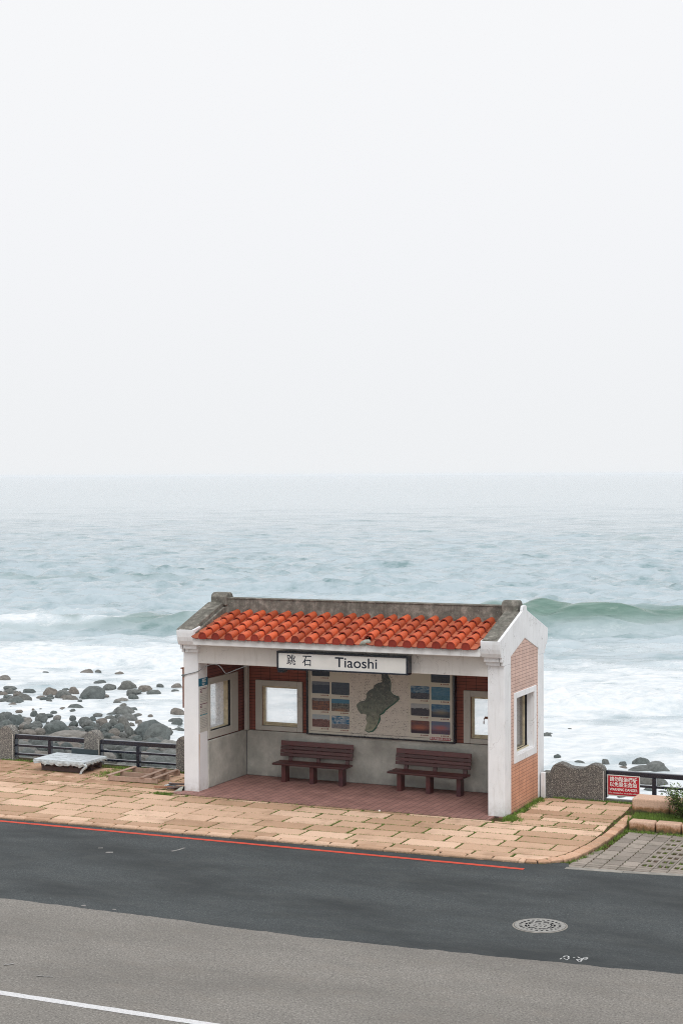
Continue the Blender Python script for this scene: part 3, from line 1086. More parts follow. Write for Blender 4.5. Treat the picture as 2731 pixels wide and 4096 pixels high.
# granite blocks edging the bed
def granite_block(x0, x1, y0, y1, z0, z1, name, label, group=None):
    m = MB().box(0, x1 - x0, 0, y1 - y0, 0, z1 - z0, 0, rnd(.3, .8))
    o = m.build(name, M['mossblock_tall' if z1 > .2 else 'mossblock'], bevel=.035, seg=3)
    o.location = (x0, y0, z0)
    tag(o, label, 'kerb block', group)
    return o
granite_block(9.83, 10.335, .13, .40, -.12, .115, 'granite_block', 'pink granite edging block touching the curved kerb, below the grassy bed')
granite_block(10.35, 10.835, .15, .42, -.12, .115, 'granite_block', 'second pink granite edging block from the curved kerb, middle of the row')
granite_block(10.85, 11.36, .17, .44, -.12, .115, 'granite_block', 'pink granite edging block cut off by the right picture edge')
granite_block(9.66, 10.40, 1.05, 1.55, -.05, .385, 'granite_block', 'large pink granite block behind the grass, in front of the red warning sign')
granite_block(10.42, 11.3, 1.08, 1.55, -.05, .375, 'granite_block', 'large pink granite block half hidden by the green shrub')

# shrub
sh = empty('shrub', (10.80, .78, .04))
tag(sh, 'bushy green shrub at the right edge above the granite blocks', 'shrub')
tw, lf = MB(), MB()
for i in range(16):
    a = rnd(0, 6.283)
    p = [Vector((0, 0, 0))]
    d = Vector((math.cos(a) * .5, math.sin(a) * .5, rnd(.7, 1.2))).normalized()
    for k in range(5):
        p.append(p[-1] + d * rnd(.10, .17))
        d = (d + Vector((rnd(-.3, .3), rnd(-.3, .3), rnd(-.05, .3)))).normalized()
    tw.tube(p, [.011, .009, .007, .006, .005, .003], 5)
    for q in p[2:]:
        for _ in range(46):
            c = q + Vector((random.gauss(0, .075), random.gauss(0, .075), random.gauss(0, .06)))
            a2, b2 = rnd(0, 6.283), rnd(-.6, 1.0)
            dv = Vector((math.cos(a2) * math.cos(b2), math.sin(a2) * math.cos(b2), math.sin(b2)))
            sv = dv.cross(Vector((rnd(-.4, .4), rnd(-.4, .4), 1))).normalized() * rnd(.010, .016)
            l = rnd(.035, .06)
            lf.add([c, c + dv * l * .5 + sv, c + dv * l, c + dv * l * .5 - sv], [(0, 1, 2, 3)], 0, rnd(0, 1))
tw.build('stems', M['twig'], sh)
lf.build('foliage', M['leaf'], sh)

# ------------------------------------------------------------------ bus shelter
BS = empty('bus_shelter', (0, 0, 0))
tag(BS, 'white bus shelter with red tiled roof and pink tiled end wall', 'bus shelter')
XR = 7.34
YB = 2.62
fl = MB().prism([(-.14, -.385), (7.12, -.385), (7.12, 0.), (7.34, 0.), (7.34, 2.5), (0, 2.5), (0, -.0), (-.14, -.2)], -.08, .012, 'z')
fl.build('floor', M['floor'], BS)
# columns
for (x0, x1, y0, y1, mt) in ((0, .357, 0, .43, 'rust_col'), (6.983, XR, 0, .41, 'stucco_col'), (0, .34, 2.22, YB, 'stucco_col'), (7.0, XR, 2.22, YB, 'stucco_col')):
    MB().box(x0, x1, y0, y1, .0, 3.05).build('column', M[mt], BS, bevel=.012)
# low concrete plinth at foot of the rear right corner
# gable ends (above the columns)
out_poly = [(0.0, 3.05), (-.075, 3.05), (-.075, 3.132), (-.150, 3.132), (-.150, 3.225), (-.215, 3.225), (-.262, 3.31), (-.288, 3.40), (-.300, 3.50), (-.300, 3.565),
            (1.145, 4.053), (1.165, 4.10), (1.195, 4.155), (1.25, 4.172), (1.36, 4.172), (1.42, 4.155), (1.455, 4.10), (1.475, 4.053),
            (2.92, 3.565), (2.92, 3.50), (2.908, 3.40), (2.882, 3.31), (2.835, 3.225), (2.77, 3.225), (2.77, 3.132), (2.695, 3.132), (2.695, 3.05), (2.62, 3.05),
            (2.22, 3.05), (2.22, 3.20), (1.31, 3.497), (.40, 3.20), (.40, 3.05)]
MB().prism(out_poly, 7.285, XR + .002, 'x').build('gable', M['stucco'], BS, bevel=.006)
left_poly = [(y, min(z, 3.55 + .30 * max(0, min(y + .3, 2.92 - y)))) for (y, z) in out_poly if z < 4.06]
MB().prism(left_poly, -.002, .055, 'x').build('gable', M['stucco'], BS, bevel=.006)
# eave blocks and steps (full width) at front and rear
def eave(x0, x1, name='eave_block'):
    for sgn, c in ((1, 0.), (-1, 2.62)):
        m = MB()
        def Y(y):
            return c + sgn * y
        prof = [(Y(-.213), 3.227), (Y(-.260), 3.31), (Y(-.286), 3.40), (Y(-.298), 3.50), (Y(-.298), 3.562), (Y(.02), 3.62), (Y(.02), 3.227)]
        m.prism(prof, x0, x1, 'x')
        m.prism([(Y(-.148), 3.134), (Y(-.148), 3.227), (Y(.02), 3.227), (Y(.02), 3.134)], x0 + .02, x1 - .012, 'x')
        m.prism([(Y(-.073), 3.052), (Y(-.073), 3.134), (Y(.02), 3.134), (Y(.02), 3.052)], x0 + .03, x1 - .022, 'x')
        m.build(name, M['stucco'], BS, bevel=.008)
eave(.055, .42)
eave(6.93, 7.285)
# dark weathered copings
def coping(x0, x1, xs):
    m = MB()
    m.prism([(.02, 3.2), (-.27, 3.45), (-.296, 3.572), (1.12, 4.050), (1.31, 4.062), (1.50, 4.050), (2.916, 3.572), (2.89, 3.45), (2.60, 3.2), (1.31, 3.45)], x0, x1, 'x')
    s0, s1 = (x1, x1 + .055) if xs > 0 else (x0 - .055, x0)
    m.prism([(-.18, 3.40), (-.24, 3.50), (1.10, 3.955), (1.52, 3.955), (2.86, 3.50), (2.80, 3.40), (1.31, 3.6)], s0, s1, 'x')
    return m.build('coping', M['weathered'], BS, bevel=.018)
coping(-.008, .375, 1)
coping(6.955, 7.285, -1)
# ridge knobs
for (x0, x1) in ((.06, .455), (6.885, 7.245)):
    m = MB().prism([(1.13, 3.98), (1.13, 4.17), (1.165, 4.235), (1.23, 4.27), (1.39, 4.27), (1.455, 4.235), (1.49, 4.17), (1.49, 3.98)], x0, x1, 'x')
    m.build('ridge_knob', M['weathered'], BS, bevel=.035, seg=3)
m = MB().box(.40, 6.94, 1.20, 1.42, 3.6, 4.135).box(.40, 6.94, 1.185, 1.435, 4.135, 4.162)
m.build('ridge_wall', M['weathered'], BS, bevel=.008)
# roof slab and fascia
MB().prism([(-.345, 3.245), (-.345, 3.392), (1.31, 3.80), (2.965, 3.392), (2.965, 3.245)], .42, 6.93, 'x').build('roof_slab', M['fascia'], BS, bevel=.012)
# beam
MB().box(.357, 6.983, .012, .30, 2.812, 3.245).build('beam', M['stucco_beam'], BS, bevel=.01)
MB().box(.34, 7.0, 2.30, 2.58, 2.812, 3.245).build('beam', M['stucco_beam'], BS, bevel=.01)
# roof tiles
TS = .255
def tile_z(y):
    return 3.425 + TS * (y + .42)
def roof_side(flip):
    cvx, pan = MB(), MB()
    fy = (lambda y: 2.62 - y) if flip else (lambda y: y)
    rowl = .325
    for i in range(20):
        xc = .702 + .3137 * i
        for k in range(5):
            ya, yb = -.425 + k * rowl, -.425 + (k + 1) * rowl + .02
            if i == 12 and k == 0 and not flip:
                ya = -.425 + .20
            jx, jz, t_ = rnd(-.006, .006), rnd(-.003, .003), rnd(0, 1)
            ra, rb = .096, .075
            n = 12
            vs = []
            for (y, r_, dz) in ((ya, ra, .019), (yb, rb, -.004)):
                for q in range(n + 1):
                    a = math.pi * (q / n) * 1.16 - math.pi * .08
                    vs.append((xc + jx + r_ * math.cos(a), fy(y), tile_z(y) + dz + jz + r_ * math.sin(a)))
            for q in range(n + 1):     # inner lip at the low end
                a = math.pi * (q / n) * 1.16 - math.pi * .08
                r_ = ra - .022
                vs.append((xc + jx + r_ * math.cos(a), fy(ya), tile_z(ya) + .019 + jz + r_ * math.sin(a)))
            fs = [(q, q + 1, n + 2 + q, n + 1 + q) for q in range(n)]
            lip = [(2 * (n + 1) + q, 2 * (n + 1) + q + 1, q + 1, q) for q in range(n)]
            if flip:
                fs = [f[::-1] for f in fs]
                lip = [f[::-1] for f in lip]
            cvx.add(vs, fs, 0, t_)
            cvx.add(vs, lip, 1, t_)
            if k == 0 and not (i == 12 and not flip):
                r_ = ra - .002
                ring = [(xc + jx + r_ * math.cos(2 * math.pi * q / 24), fy(ya + .012), tile_z(ya) + .019 + jz + max(-.055, r_ * math.sin(2 * math.pi * q / 24))) for q in range(24)]
                rim = [(p[0], fy(ya - .004), p[2]) for p in ring]
                r2 = ra - .018
                inn = [(xc + jx + r2 * math.cos(2 * math.pi * q / 24), fy(ya - .004), tile_z(ya) + .019 + jz + max(-.043, r2 * math.sin(2 * math.pi * q / 24))) for q in range(24)]
                inn2 = [(p[0], fy(ya + .004), p[2]) for p in inn]
                vv = ring + rim + inn + inn2
                ff = []
                for lvl in range(3):
                    for q in range(24):
                        q2 = (q + 1) % 24
                        ff.append((lvl * 24 + q, lvl * 24 + q2, (lvl + 1) * 24 + q2, (lvl + 1) * 24 + q))
                ff.append(tuple(range(72, 96)))
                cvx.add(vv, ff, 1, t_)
    # concave pans between
    for i in range(21):
        xc = .702 + .3137 * (i - .5)
        for k in range(5):
            ya, yb = -.405 + k * rowl, -.405 + (k + 1) * rowl + .03
            jz, t_ = rnd(-.003, .003), rnd(0, 1)
            n = 8
            w0_, w1_ = .128, .120
            x0_ = max(.42, -9)
            vs = []
            for (y, w_, dz) in ((ya, w0_, .012), (yb, w1_, -.006)):
                for th in (0, -.014):
                    for q in range(n + 1):
                        u = -1 + 2 * q / n
                        xx = min(max(xc + u * w_, .425), 6.925)
                        vs.append((xx, fy(y), tile_z(y) - .036 + dz + jz + .040 * u * u + th))
            m_ = n + 1
            fs = [(q, q + 1, 2 * m_ + q + 1, 2 * m_ + q) for q in range(n)]
            fr = [(m_ + q, m_ + q + 1, q + 1, q) for q in range(n)]
            pan.add(vs, fs, 0, t_)
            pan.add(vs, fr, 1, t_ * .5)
    return cvx, pan
for fl_ in (False, True):
    cv, pn = roof_side(fl_)
    cv.build('roof_tiles', [M['tile'], M['tile_end']], BS, smooth=True)
    pn.build('pan_tiles', [M['tile_pan'], M['tile_end']], BS, smooth=True)
for o in list(BS.children):
    if o.name.startswith(('roof_tiles', 'pan_tiles')):
        b = o.modifiers.new('edges', 'EDGE_SPLIT')
        b.split_angle = R(50)
m = MB().tube([(4.36, -.40, 3.395), (4.40, -.40, 3.43), (4.47, -.36, 3.455), (4.53, -.32, 3.46), (4.56, -.30, 3.45)], [.015, .04, .056, .05, .02], 12)
o = m.build('mortar_lump', M['mortar'], BS, smooth=True)
o['label'] = 'grey lump of mortar where the end of one roof tile is missing'

# end walls
def end_wall(xo0, xo1, xi0, xi1, o0, o1, p0, p1, right):
    # outer tile skin and inner tile skin
    y0, y1 = .40 + .012, 2.22
    m = MB()
    m.holewall('x', xo0, xo1, y0, y1, .012, 3.05, o0, o1, p0, p1)
    m.prism([(y0, 3.05), (y0, 3.20), (1.31, 3.50), (y1, 3.20), (y1, 3.05)], xo0, xo1, 'x')
    m.build('end_wall', M['brick_end'], BS)
    m = MB().holewall('x', xi0, xi1, .43, y1, 1.04, 3.24, o0, o1, p0, p1)
    m.build('inner_wall', M['brick_in_end'], BS)
# right end: outer face 7.332, inner face 7.02 ; left end mirrored
end_wall(7.17, 7.330, 7.02, 7.17, .75, 1.93, 1.14, 2.31, True)
end_wall(.010, .17, .17, .325, .52, 1.54, 1.23, 2.31, False)
# wainscot
MB().box(.32, .372, .43, 2.25, .012, 1.06).build('wainscot', M['wains'], BS, bevel=.02)
MB().box(6.97, 7.02, .41, 2.25, .012, 1.06).build('wainscot', M['wains'], BS, bevel=.02)
MB().box(.372, 6.97, 2.255, 2.50, .012, 1.05).build('wainscot', M['wains'], BS, bevel=.02)
# back wall: three butted zones with two windows
W1 = (.82, 1.64, 1.25, 2.036)
W2 = (5.865, 6.43, 1.25, 2.036)
m = MB()
m.holewall('y', 2.30, 2.46, .34, 3.5, 1.05, 2.812, W1[0] - .06, W1[1] + .06, W1[2] - .08, W1[3] + .06)
m.holewall('y', 2.30, 2.46, 3.5, 7.0, 1.05, 2.812, W2[0] - .06, W2[1] + .06, W2[2] - .08, W2[3] + .06)
m.build('back_wall', M['brick_in'], BS)
MB().box(.34, 7.0, 2.462, 2.55, .012, 1.17).box(.34, 7.0, 2.462, 2.55, 2.10, 2.812).box(.34, W1[0] - .06, 2.462, 2.55, 1.17, 2.1).box(W1[1] + .06, W2[0] - .06, 2.462, 2.55, 1.17, 2.1).box(W2[1] + .06, 7.0, 2.462, 2.55, 1.17, 2.1).build('outer_back_wall', M['stucco'], BS)
for (x0, x1) in ((.372, .45), (6.89, 6.97)):
    MB().box(x0, x1, 2.13, 2.255, 1.06, 3.2).build('corner_pilaster', M['surround'], BS, bevel=.012)

def window_back(W, ins):
    wo = MB().holewall('y', 2.245, 2.302, W[0] - .22, W[1] + .145, W[2] - .185, W[3] + .175, W[0] - .065, W[1] + .012, W[2] - .08, W[3] + .045)
    o = wo.build('window', M['surround'], BS, bevel=.01)
    f = MB().holewall('y', 2.32, 2.375, W[0] - .06, W[1] + .06, W[2] - .08, W[3] + .06, W[0], W[1], W[2], W[3])
    f.holewall('y', 2.305, 2.322, W[0] - .058, W[1] + .058, W[2] - .078, W[3] + .058, W[0] - .028, W[1] + .028, W[2] - .04, W[3] + .028)
    f.build('window_frame', M['cream'], o, bevel=.005)
    MB().box(W[0] - .01, W[1] + .01, 2.345, 2.349, W[2] - .01, W[3] + .01).build('pane', M['pane_milky'], o)
    return o
wa = window_back(W1, 0)
wb = window_back(W2, 0)
hx = 6.12
hd = MB().box(hx, hx + .07, 2.27, 2.32, 1.615, 1.66).tube([(hx + .03, 2.28, 1.65), (hx - .0, 2.265, 1.62), (hx - .012, 2.26, 1.56), (hx - .015, 2.265, 1.50)], [.018, .016, .013, .012], 8)
hd.build('window_handle', M['rust'], wb)
# side windows
# left: surround on the inner face
o = MB().holewall('x', .325, .362, .455, 1.86, 1.085, 2.43, .56, 1.53, 1.25, 2.285).build('window', M['surround'], BS, bevel=.01)
MB().holewall('x', .172, .287, .52, 1.54, 1.23, 2.31, .56, 1.497, 1.273, 2.272).build('window_frame', M['cream'], o, bevel=.004)
MB().holewall('x', .287, .325, .52, 1.545, 1.225, 2.315, .555, 1.503, 1.268, 2.278).build('frame_gasket', M['black'], o)
MB().box(.186, .190, .55, 1.51, 1.26, 2.28).build('pane', M['pane'], o)
MB().holewall('x', .012, .172, .50, 1.56, 1.21, 2.33, .566, 1.494, 1.276, 2.269).build('reveal', M['stucco'], o)
MB().holewall('x', -.03, .012, .44, 1.70, 1.0, 2.42, .56, 1.50, 1.27, 2.275).build('outer_surround', M['stucco'], o, bevel=.008)
# right: surround on the outer face, deep reveal, frame set back
o = MB().holewall('x', 7.328, 7.352, .60, 2.075, .985, 2.43, .75, 1.93, 1.14, 2.31).build('window', M['stucco'], BS, bevel=.008)
MB().holewall('x', 7.185, 7.3285, .742, 1.938, 1.128, 2.322, .755, 1.925, 1.15, 2.305).build('reveal', M['stucco'], o)
MB().holewall('x', 7.14, 7.185, .742, 1.938, 1.128, 2.322, .762, 1.918, 1.165, 2.295).build('frame_gasket', M['black'], o)
MB().holewall('x', 7.088, 7.14, .742, 1.938, 1.128, 2.322, .765, 1.914, 1.17, 2.29).build('window_frame', M['cream'], o, bevel=.004)
MB().box(7.19, 7.225, .757, 1.923, 1.152, 1.176).build('window_track', M['cream'], o, bevel=.004)
MB().box(7.108, 7.112, .76, 1.92, 1.165, 2.295).build('pane', M['pane_clear'], o)
MB().holewall('x', 7.035, 7.088, .742, 1.938, 1.128, 2.322, .768, 1.910, 1.172, 2.288).build('inner_reveal', M['surround'], o)
MB().holewall('x', 6.985, 7.022, .60, 2.075, 1.06, 2.43, .74, 1.94, 1.12, 2.33).build('inner_surround', M['surround'], o, bevel=.008)

# ------------------------------------------------------------------ things on the shelter
# station name board
SB = empty('station_sign', (0, 0, 0))
tag(SB, 'long white name board lettered Tiaoshi hanging under the tiled eave', 'sign')
MB().holewall('y', -.235, -.03, 2.375, 5.352, 2.795, 3.185, 2.41, 5.31, 2.828, 3.142).build('sign_frame', M['navy'], SB, bevel=.006)
MB().box(2.41, 5.31, -.215, -.05, 2.828, 3.142).build('sign_face', M['signwhite'], SB)
for (xc, ch) in ((2.706, '跳'), (3.077, '石')):
    fit(text_mesh('lettering', ch, .255, M['ink'], face_front(xc, -.2165, 2.987), SB, bold=.001, align='CENTER'), .205, .215)
fit(text_mesh('lettering', 'Tiaoshi', .292, M['ink'], face_front(4.195, -.2165, 2.988), SB, bold=.002, align='CENTER'), .945, .208)
for o in SB.children:
    pass
# bracket hanging below the beam behind the board
MB().box(2.27, 2.42, .02, .20, 2.70, 2.80).build('sign_bracket', M['navy'], SB, bevel=.01)

# map board
MBD = empty('map_board', (3.7, 2.2, 1.0))
tag(MBD, 'large framed district map board on the back wall above the benches', 'map board')
def loc(o):
    o.parent = MBD
    o.matrix_parent_inverse = MBD.matrix_world.inverted()
    o.location = (-3.7, -2.2, -1.0)
    return o
MB().holewall('y', 2.175, 2.29, 1.915, 5.478, 1.045, 2.79, 1.955, 5.432, 1.078, 2.76).build('map_frame', M['navy'], MBD, bevel=.005).location = (-3.7, -2.2, -1)
def mat_mapsheet():
    m = NT('map_print')
    x, y, z = m.xyz()
    base = m.ramp(m.noise(1.2, 4), [(.35, (.53, .525, .43)), (.65, (.58, .55, .48))])
    cen = m.math('MULTIPLY', m.mrange(x, -.78, -.68), m.mrange(x, .74, .64))
    ln = m.mrange(m.math('ABSOLUTE', m.math('SUBTRACT', m.noise(3.2, 7, .72), .5)), .010, .003)
    blocks = m.n('TexBrick')
    m.lk(m.comb(x, z, 0.), blocks.inputs['Vector'])
    for k_, v_ in (('Scale', 1.), ('Mortar Size', .010), ('Bias', 0.), ('Brick Width', .062), ('Row Height', .034)):
        blocks.inputs[k_].default_value = v_
    tx = m.mrange(m.noise(34, 2, .6, sc=(1, 1, 1.6)), .47, .53)
    place = m.mrange(m.noise(8, 4, .8), .48, .54)
    words = m.math('MULTIPLY', m.math('MULTIPLY', tx, place), m.math('SUBTRACT', 1., blocks.outputs['Fac']))
    f = m.math('MULTIPLY', cen, m.math('MAXIMUM', m.math('MULTIPLY', ln, .35), m.math('MULTIPLY', words, .8)))
    col = m.mix(m.math('MULTIPLY', cen, .5), base, (.60, .555, .51))
    col = m.mix(f, col, (.06, .055, .055))
    return m.done(col, .5, .4)
def put(mb, name, mat, **k):
    o = mb.build(name, mat, MBD, **k)
    o.location = (-3.7, -2.2, -1.0)
    return o
ms = MB().box(1.955 - 3.7, 5.432 - 3.7, 2.215 - 2.2, 2.28 - 2.2, 1.078 - 1, 2.76 - 1)
ms.build('map_sheet', mat_mapsheet(), MBD)
pts = [(3.755, 2.70), (3.80, 2.62), (3.862, 2.52), (3.932, 2.398), (3.967, 2.29), (3.959, 2.115), (4.001, 2.052), (4.095, 2.013), (4.154, 2.026), (4.161, 1.95), (4.048, 1.846), (3.93, 1.764), (3.835, 1.693), (3.787, 1.625), (3.697, 1.576), (3.704, 1.489), (3.668, 1.399), (3.608, 1.286), (3.524, 1.204), (3.429, 1.176), (3.334, 1.215), (3.358, 1.293), (3.394, 1.384), (3.359, 1.47), (3.383, 1.559), (3.335, 1.578), (3.239, 1.573), (3.168, 1.658), (3.132, 1.766), (3.217, 1.847), (3.336, 1.876), (3.385, 1.955), (3.366, 2.02), (3.433, 2.1), (3.552, 2.161), (3.564, 2.227), (3.672, 2.287), (3.755, 2.302), (3.745, 2.5)]
def mat_land():
    m = NT('map_land_print')
    z = m.xyz()[2]
    f = m.mrange(z, 1.2, 2.4)
    col = m.ramp(f, [(0, (.29, .305, .22)), (.4, (.15, .178, .145)), (1, (.05, .07, .075))])
    col = m.mix(m.math('MULTIPLY', m.mrange(m.noise(10, 8, .78), .46, .60), .6), col, (.05, .065, .06))
    col = m.mix(m.math('MULTIPLY', m.mrange(m.math('ABSOLUTE', m.math('SUBTRACT', m.noise(4, 6, .7), .5)), .012, .003), .4), col, (.45, .43, .36))
    return m.done(col, .5, .4)
put(MB().prism(pts, 2.2105, 2.2145, 'y'), 'map_land', mat_land())
# green coast line
cst = [(3.862, 2.52), (3.932, 2.398), (3.967, 2.29), (3.959, 2.115), (4.001, 2.052), (4.095, 2.013), (4.161, 1.98), (4.161, 1.95), (4.048, 1.846), (3.93, 1.764), (3.835, 1.693), (3.787, 1.625), (3.697, 1.576), (3.704, 1.489), (3.668, 1.399), (3.608, 1.286), (3.524, 1.204), (3.429, 1.176), (3.334, 1.215)]
wds = [.004, .005, .006, .006, .006, .006, .008, .010, .012, .014, .016, .018, .016, .018, .018, .018, .016, .012, .004]
put(MB().tube([(x, 2.2105, z) for x, z in cst], wds, 6), 'map_coastline', flat('map_green_print', (.045, .13, .095)))
def photo_mat(name, sky, sky2, land, land2, hor, rough_, warm=None, tower=None):
    m = NT(name)
    g_ = m.n('TexCoord').outputs['Generated']
    x, y, z = m.xyz(g_)
    e = m.math('ADD', z, m.math('MULTIPLY', m.math('SUBTRACT', m.noise(3.2, 6, .65, vec=g_), .5), rough_))
    clouds = m.mrange(m.noise(4, 5, .6, vec=m.scaled((1, 1, 2.4), g_)), .42, .62)
    sk = m.mix(clouds, sky, sky2)
    ld = m.mix(m.mrange(m.noise(9, 5, .7, vec=g_), .4, .6), land, land2)
    col = m.mix(m.mrange(e, hor - .02, hor + .02), ld, sk)
    if warm:
        d = m.math('MULTIPLY', m.mrange(m.math('ABSOLUTE', m.math('SUBTRACT', z, warm[1])), .28, 0.), m.mrange(m.math('ABSOLUTE', m.math('SUBTRACT', x, .5)), .6, .1))
        col = m.mix(m.math('MULTIPLY', d, .8), col, warm[0])
    return m.done(col, .45, .4)
BLU, DBL, NVY = (.045, .15, .24), (.15, .26, .33), (.02, .035, .06)
PH = [
 ('dim_coast', (2.047, 2.486, 2.37, 2.64), photo_mat('photo_dim', (.05, .07, .10), (.09, .10, .12), NVY, (.03, .04, .05), .5, .4)),
 ('valley', (2.047, 2.486, 1.981, 2.25), photo_mat('photo_valley', (.10, .13, .16), (.14, .16, .19), (.03, .05, .08), (.05, .07, .10), .72, .35)),
 ('dim_coast', (2.531, 2.965, 1.974, 2.25), photo_mat('photo_bay', (.05, .07, .10), (.07, .10, .13), (.035, .05, .075), (.07, .09, .11), .6, .3)),
 ('forest', (2.045, 2.484, 1.603, 1.876), photo_mat('photo_street', (.20, .21, .22), (.10, .11, .12), (.06, .05, .06), (.26, .12, .07), .82, .7)),
 ('valley', (2.529, 2.963, 1.600, 1.876), photo_mat('photo_river', (.05, .17, .27), (.07, .20, .28), (.03, .045, .05), (.20, .20, .18), .66, .25, ((.32, .16, .08), .04))),
 ('temple', (2.050, 2.484, 1.226, 1.505), photo_mat('photo_temple', (.36, .40, .41), (.30, .37, .40), (.09, .05, .055), (.22, .12, .10), .62, .6)),
 ('lake', (2.532, 2.961, 1.215, 1.500), photo_mat('photo_cloudlake', (.02, .13, .24), (.42, .46, .48), (.10, .13, .15), (.26, .24, .24), .36, .3)),
 ('coast', (4.436, 4.871, 1.976, 2.262), photo_mat('photo_surf', (.03, .11, .20), (.24, .33, .38), (.03, .04, .06), (.10, .11, .13), .45, .35)),
 ('rock', (4.439, 4.870, 1.608, 1.873), photo_mat('photo_rock', (.36, .38, .38), (.30, .33, .34), (.03, .035, .05), (.06, .065, .08), .62, .75)),
 ('sunset', (4.438, 4.869, 1.222, 1.501), photo_mat('photo_dusk', (.10, .05, .06), (.18, .08, .06), (.02, .015, .03), (.04, .025, .04), .35, .8, ((.40, .13, .07), .45))),
 ('dim_coast', (4.912, 5.348, 2.355, 2.60), photo_mat('photo_harbour', (.04, .06, .09), (.06, .08, .11), NVY, (.06, .07, .08), .55, .3)),
 ('sea', (4.916, 5.351, 1.974, 2.259), photo_mat('photo_islet', (.05, .17, .27), (.10, .23, .31), (.03, .13, .20), (.08, .19, .25), .35, .2)),
 ('sea', (4.915, 5.350, 1.597, 1.880), photo_mat('photo_cape', (.03, .11, .21), (.10, .20, .27), (.02, .035, .06), (.04, .06, .08), .42, .35, ((.25, .22, .16), .42))),
 ('sunset', (4.913, 5.351, 1.229, 1.506), photo_mat('photo_sunset', (.09, .14, .22), (.13, .13, .20), (.06, .05, .10), (.12, .07, .09), .35, .15, ((.42, .12, .09), .5))),
]
def rrect(x0, x1, z0, z1, r_):
    p = []
    for cx, cz, a0 in ((x1 - r_, z1 - r_, 0), (x0 + r_, z1 - r_, 90), (x0 + r_, z0 + r_, 180), (x1 - r_, z0 + r_, 270)):
        for q in range(4):
            a = R(a0 + 30 * q)
            p.append((cx + r_ * math.cos(a), cz + r_ * math.sin(a)))
    return p
cap_mat = flat('caption_print', (.20, .05, .045))
for nm, (x0, x1, z0, z1), mt in PH:
    put(MB().prism(rrect(x0, x1, z0, z1, .018), 2.2095, 2.2145, 'y'), 'photo', mt)
    cap = MB()
    # caption: red triangle, row of small characters too blurred to read, red dot
    zc = z0 - .035
    cx = x0 + .22
    cap.prism([(cx, zc - .014), (cx + .03, zc - .014), (cx + .015, zc + .016)], 2.2115, 2.2145, 'y')
    for q in range(4):
        a = cx + .045 + q * .027
        cap.box(a, a + .020, 2.2115, 2.2145, zc - .012, zc - .002)
        cap.box(a + .003, a + .016, 2.2115, 2.2145, zc + .003, zc + .012)
    cap.prism([(cx + .168 + .015 * math.cos(k), zc + .015 * math.sin(k)) for k in np.linspace(0, 5.6, 9)], 2.2115, 2.2145, 'y')
    put(cap, 'caption', cap_mat)
ln = MB()
for (a, b, c_, d_) in ((1.998, 5.402, 1.127, 1.133), (1.998, 2.004, 1.133, 2.70), (5.396, 5.402, 1.133, 2.70)):
    ln.box(a, b, 2.2115, 2.2145, c_, d_)
put(ln, 'border_line', M['ink'])
put(MB().box(4.885, 5.362, 2.2075, 2.2145, 1.096, 1.158), 'map_title_strip', flat('title_red', (.30, .03, .04)))
o = text_mesh('lettering', '新北市金山區公所 製', .056, M['white_ink'], face_front(5.123 - 3.7, 2.2065 - 2.2, 1.127 - 1.0), MBD, bold=.0004, align='CENTER', extrude=.0005, sx=.9)

# red plastic sheet beside the second back window
m = MB().box(6.60, 6.888, 2.262, 2.268, 1.50, 2.40)
tag(m.build('red_notice_sheet', M['banner']), 'dark red sheet in the corner seen through the side window', 'sheet')

# timetable poster
TP = empty('timetable_poster', (.36, .23, 1.9))
tag(TP, 'bus timetable with teal header on inner side of the left column', 'timetable')
def tp(mb, name, mat):
    o = mb.build(name, mat, TP)
    o.location = (-.36, -.23, -1.9)
    return o
tp(MB().box(.3572, .364, .025, .428, 2.30, 2.468), 'header', M['poster_teal'])
for z0, z1, mt in ((2.225, 2.24, 'poster_line'), (1.895, 1.91, 'poster_line'), (1.655, 1.670, 'poster_aqua')):
    tp(MB().box(.362, .3636, .07, .40, z0, z1), 'rule', M[mt])
lines = MB()
lines.box(.3572, .362, .055, .415, 1.29, 2.275, 1)
for (za, n) in ((2.10, 5), (1.78, 4), (1.59, 7)):
    for q in range(n):
        z = za - q * .036
        y = .075
        while y < .38:
            l = rnd(.012, .03)
            lines.box(.362, .3628, y, min(y + l, .395), z, z + .012 * rnd(.5, 1.3))
            y += l + .010
tp(lines, 'timetable_sheet', [M['grey_ink'], M['poster']])
def tpt(txt, size, mat, y, z, bold=0.):
    return text_mesh('lettering', txt, size, mat, face_right(.3645 - .36 if mat is M['white_ink'] else .3632 - .36, y - .23, z - 1.9), TP, bold=bold, extrude=.0005)
tpt('跳石', .088, M['white_ink'], .165, 2.405, .001)
tpt('Tiaoshi', .042, M['white_ink'], .165, 2.335, .0006)
tpt('862', .072, M['poster_line'], .075, 2.175, .001)
tpt('863', .072, M['poster_line'], .075, 1.845, .001)

# conduit
m = MB()
cp = [(-.03, -.03, 2.525), (.01, -.022, 2.541), (.14, -.020, 2.575), (.27, -.020, 2.607), (.368, -.022, 2.637), (.47, -.022, 2.70), (.578, -.02, 2.765), (.68, -.012, 2.80), (.787, -.01, 2.811), (.87, -.01, 2.79), (.947, -.012, 2.733), (1.0, -.015, 2.665), (1.041, -.015, 2.624), (1.10, -.015, 2.632), (1.28, -.012, 2.705), (1.45, -.005, 2.77), (1.565, .05, 2.808)]
m.tube(cp, .009, 7)
m.box(-.035, .03, -.035, -.001, 2.52, 2.548)
m.box(-.012, .006, -.04, -.001, 2.505, 2.56)
tag(m.build('conduit', M['conduit'], smooth=False), 'sagging grey cable conduit from left column to beam', 'cable')

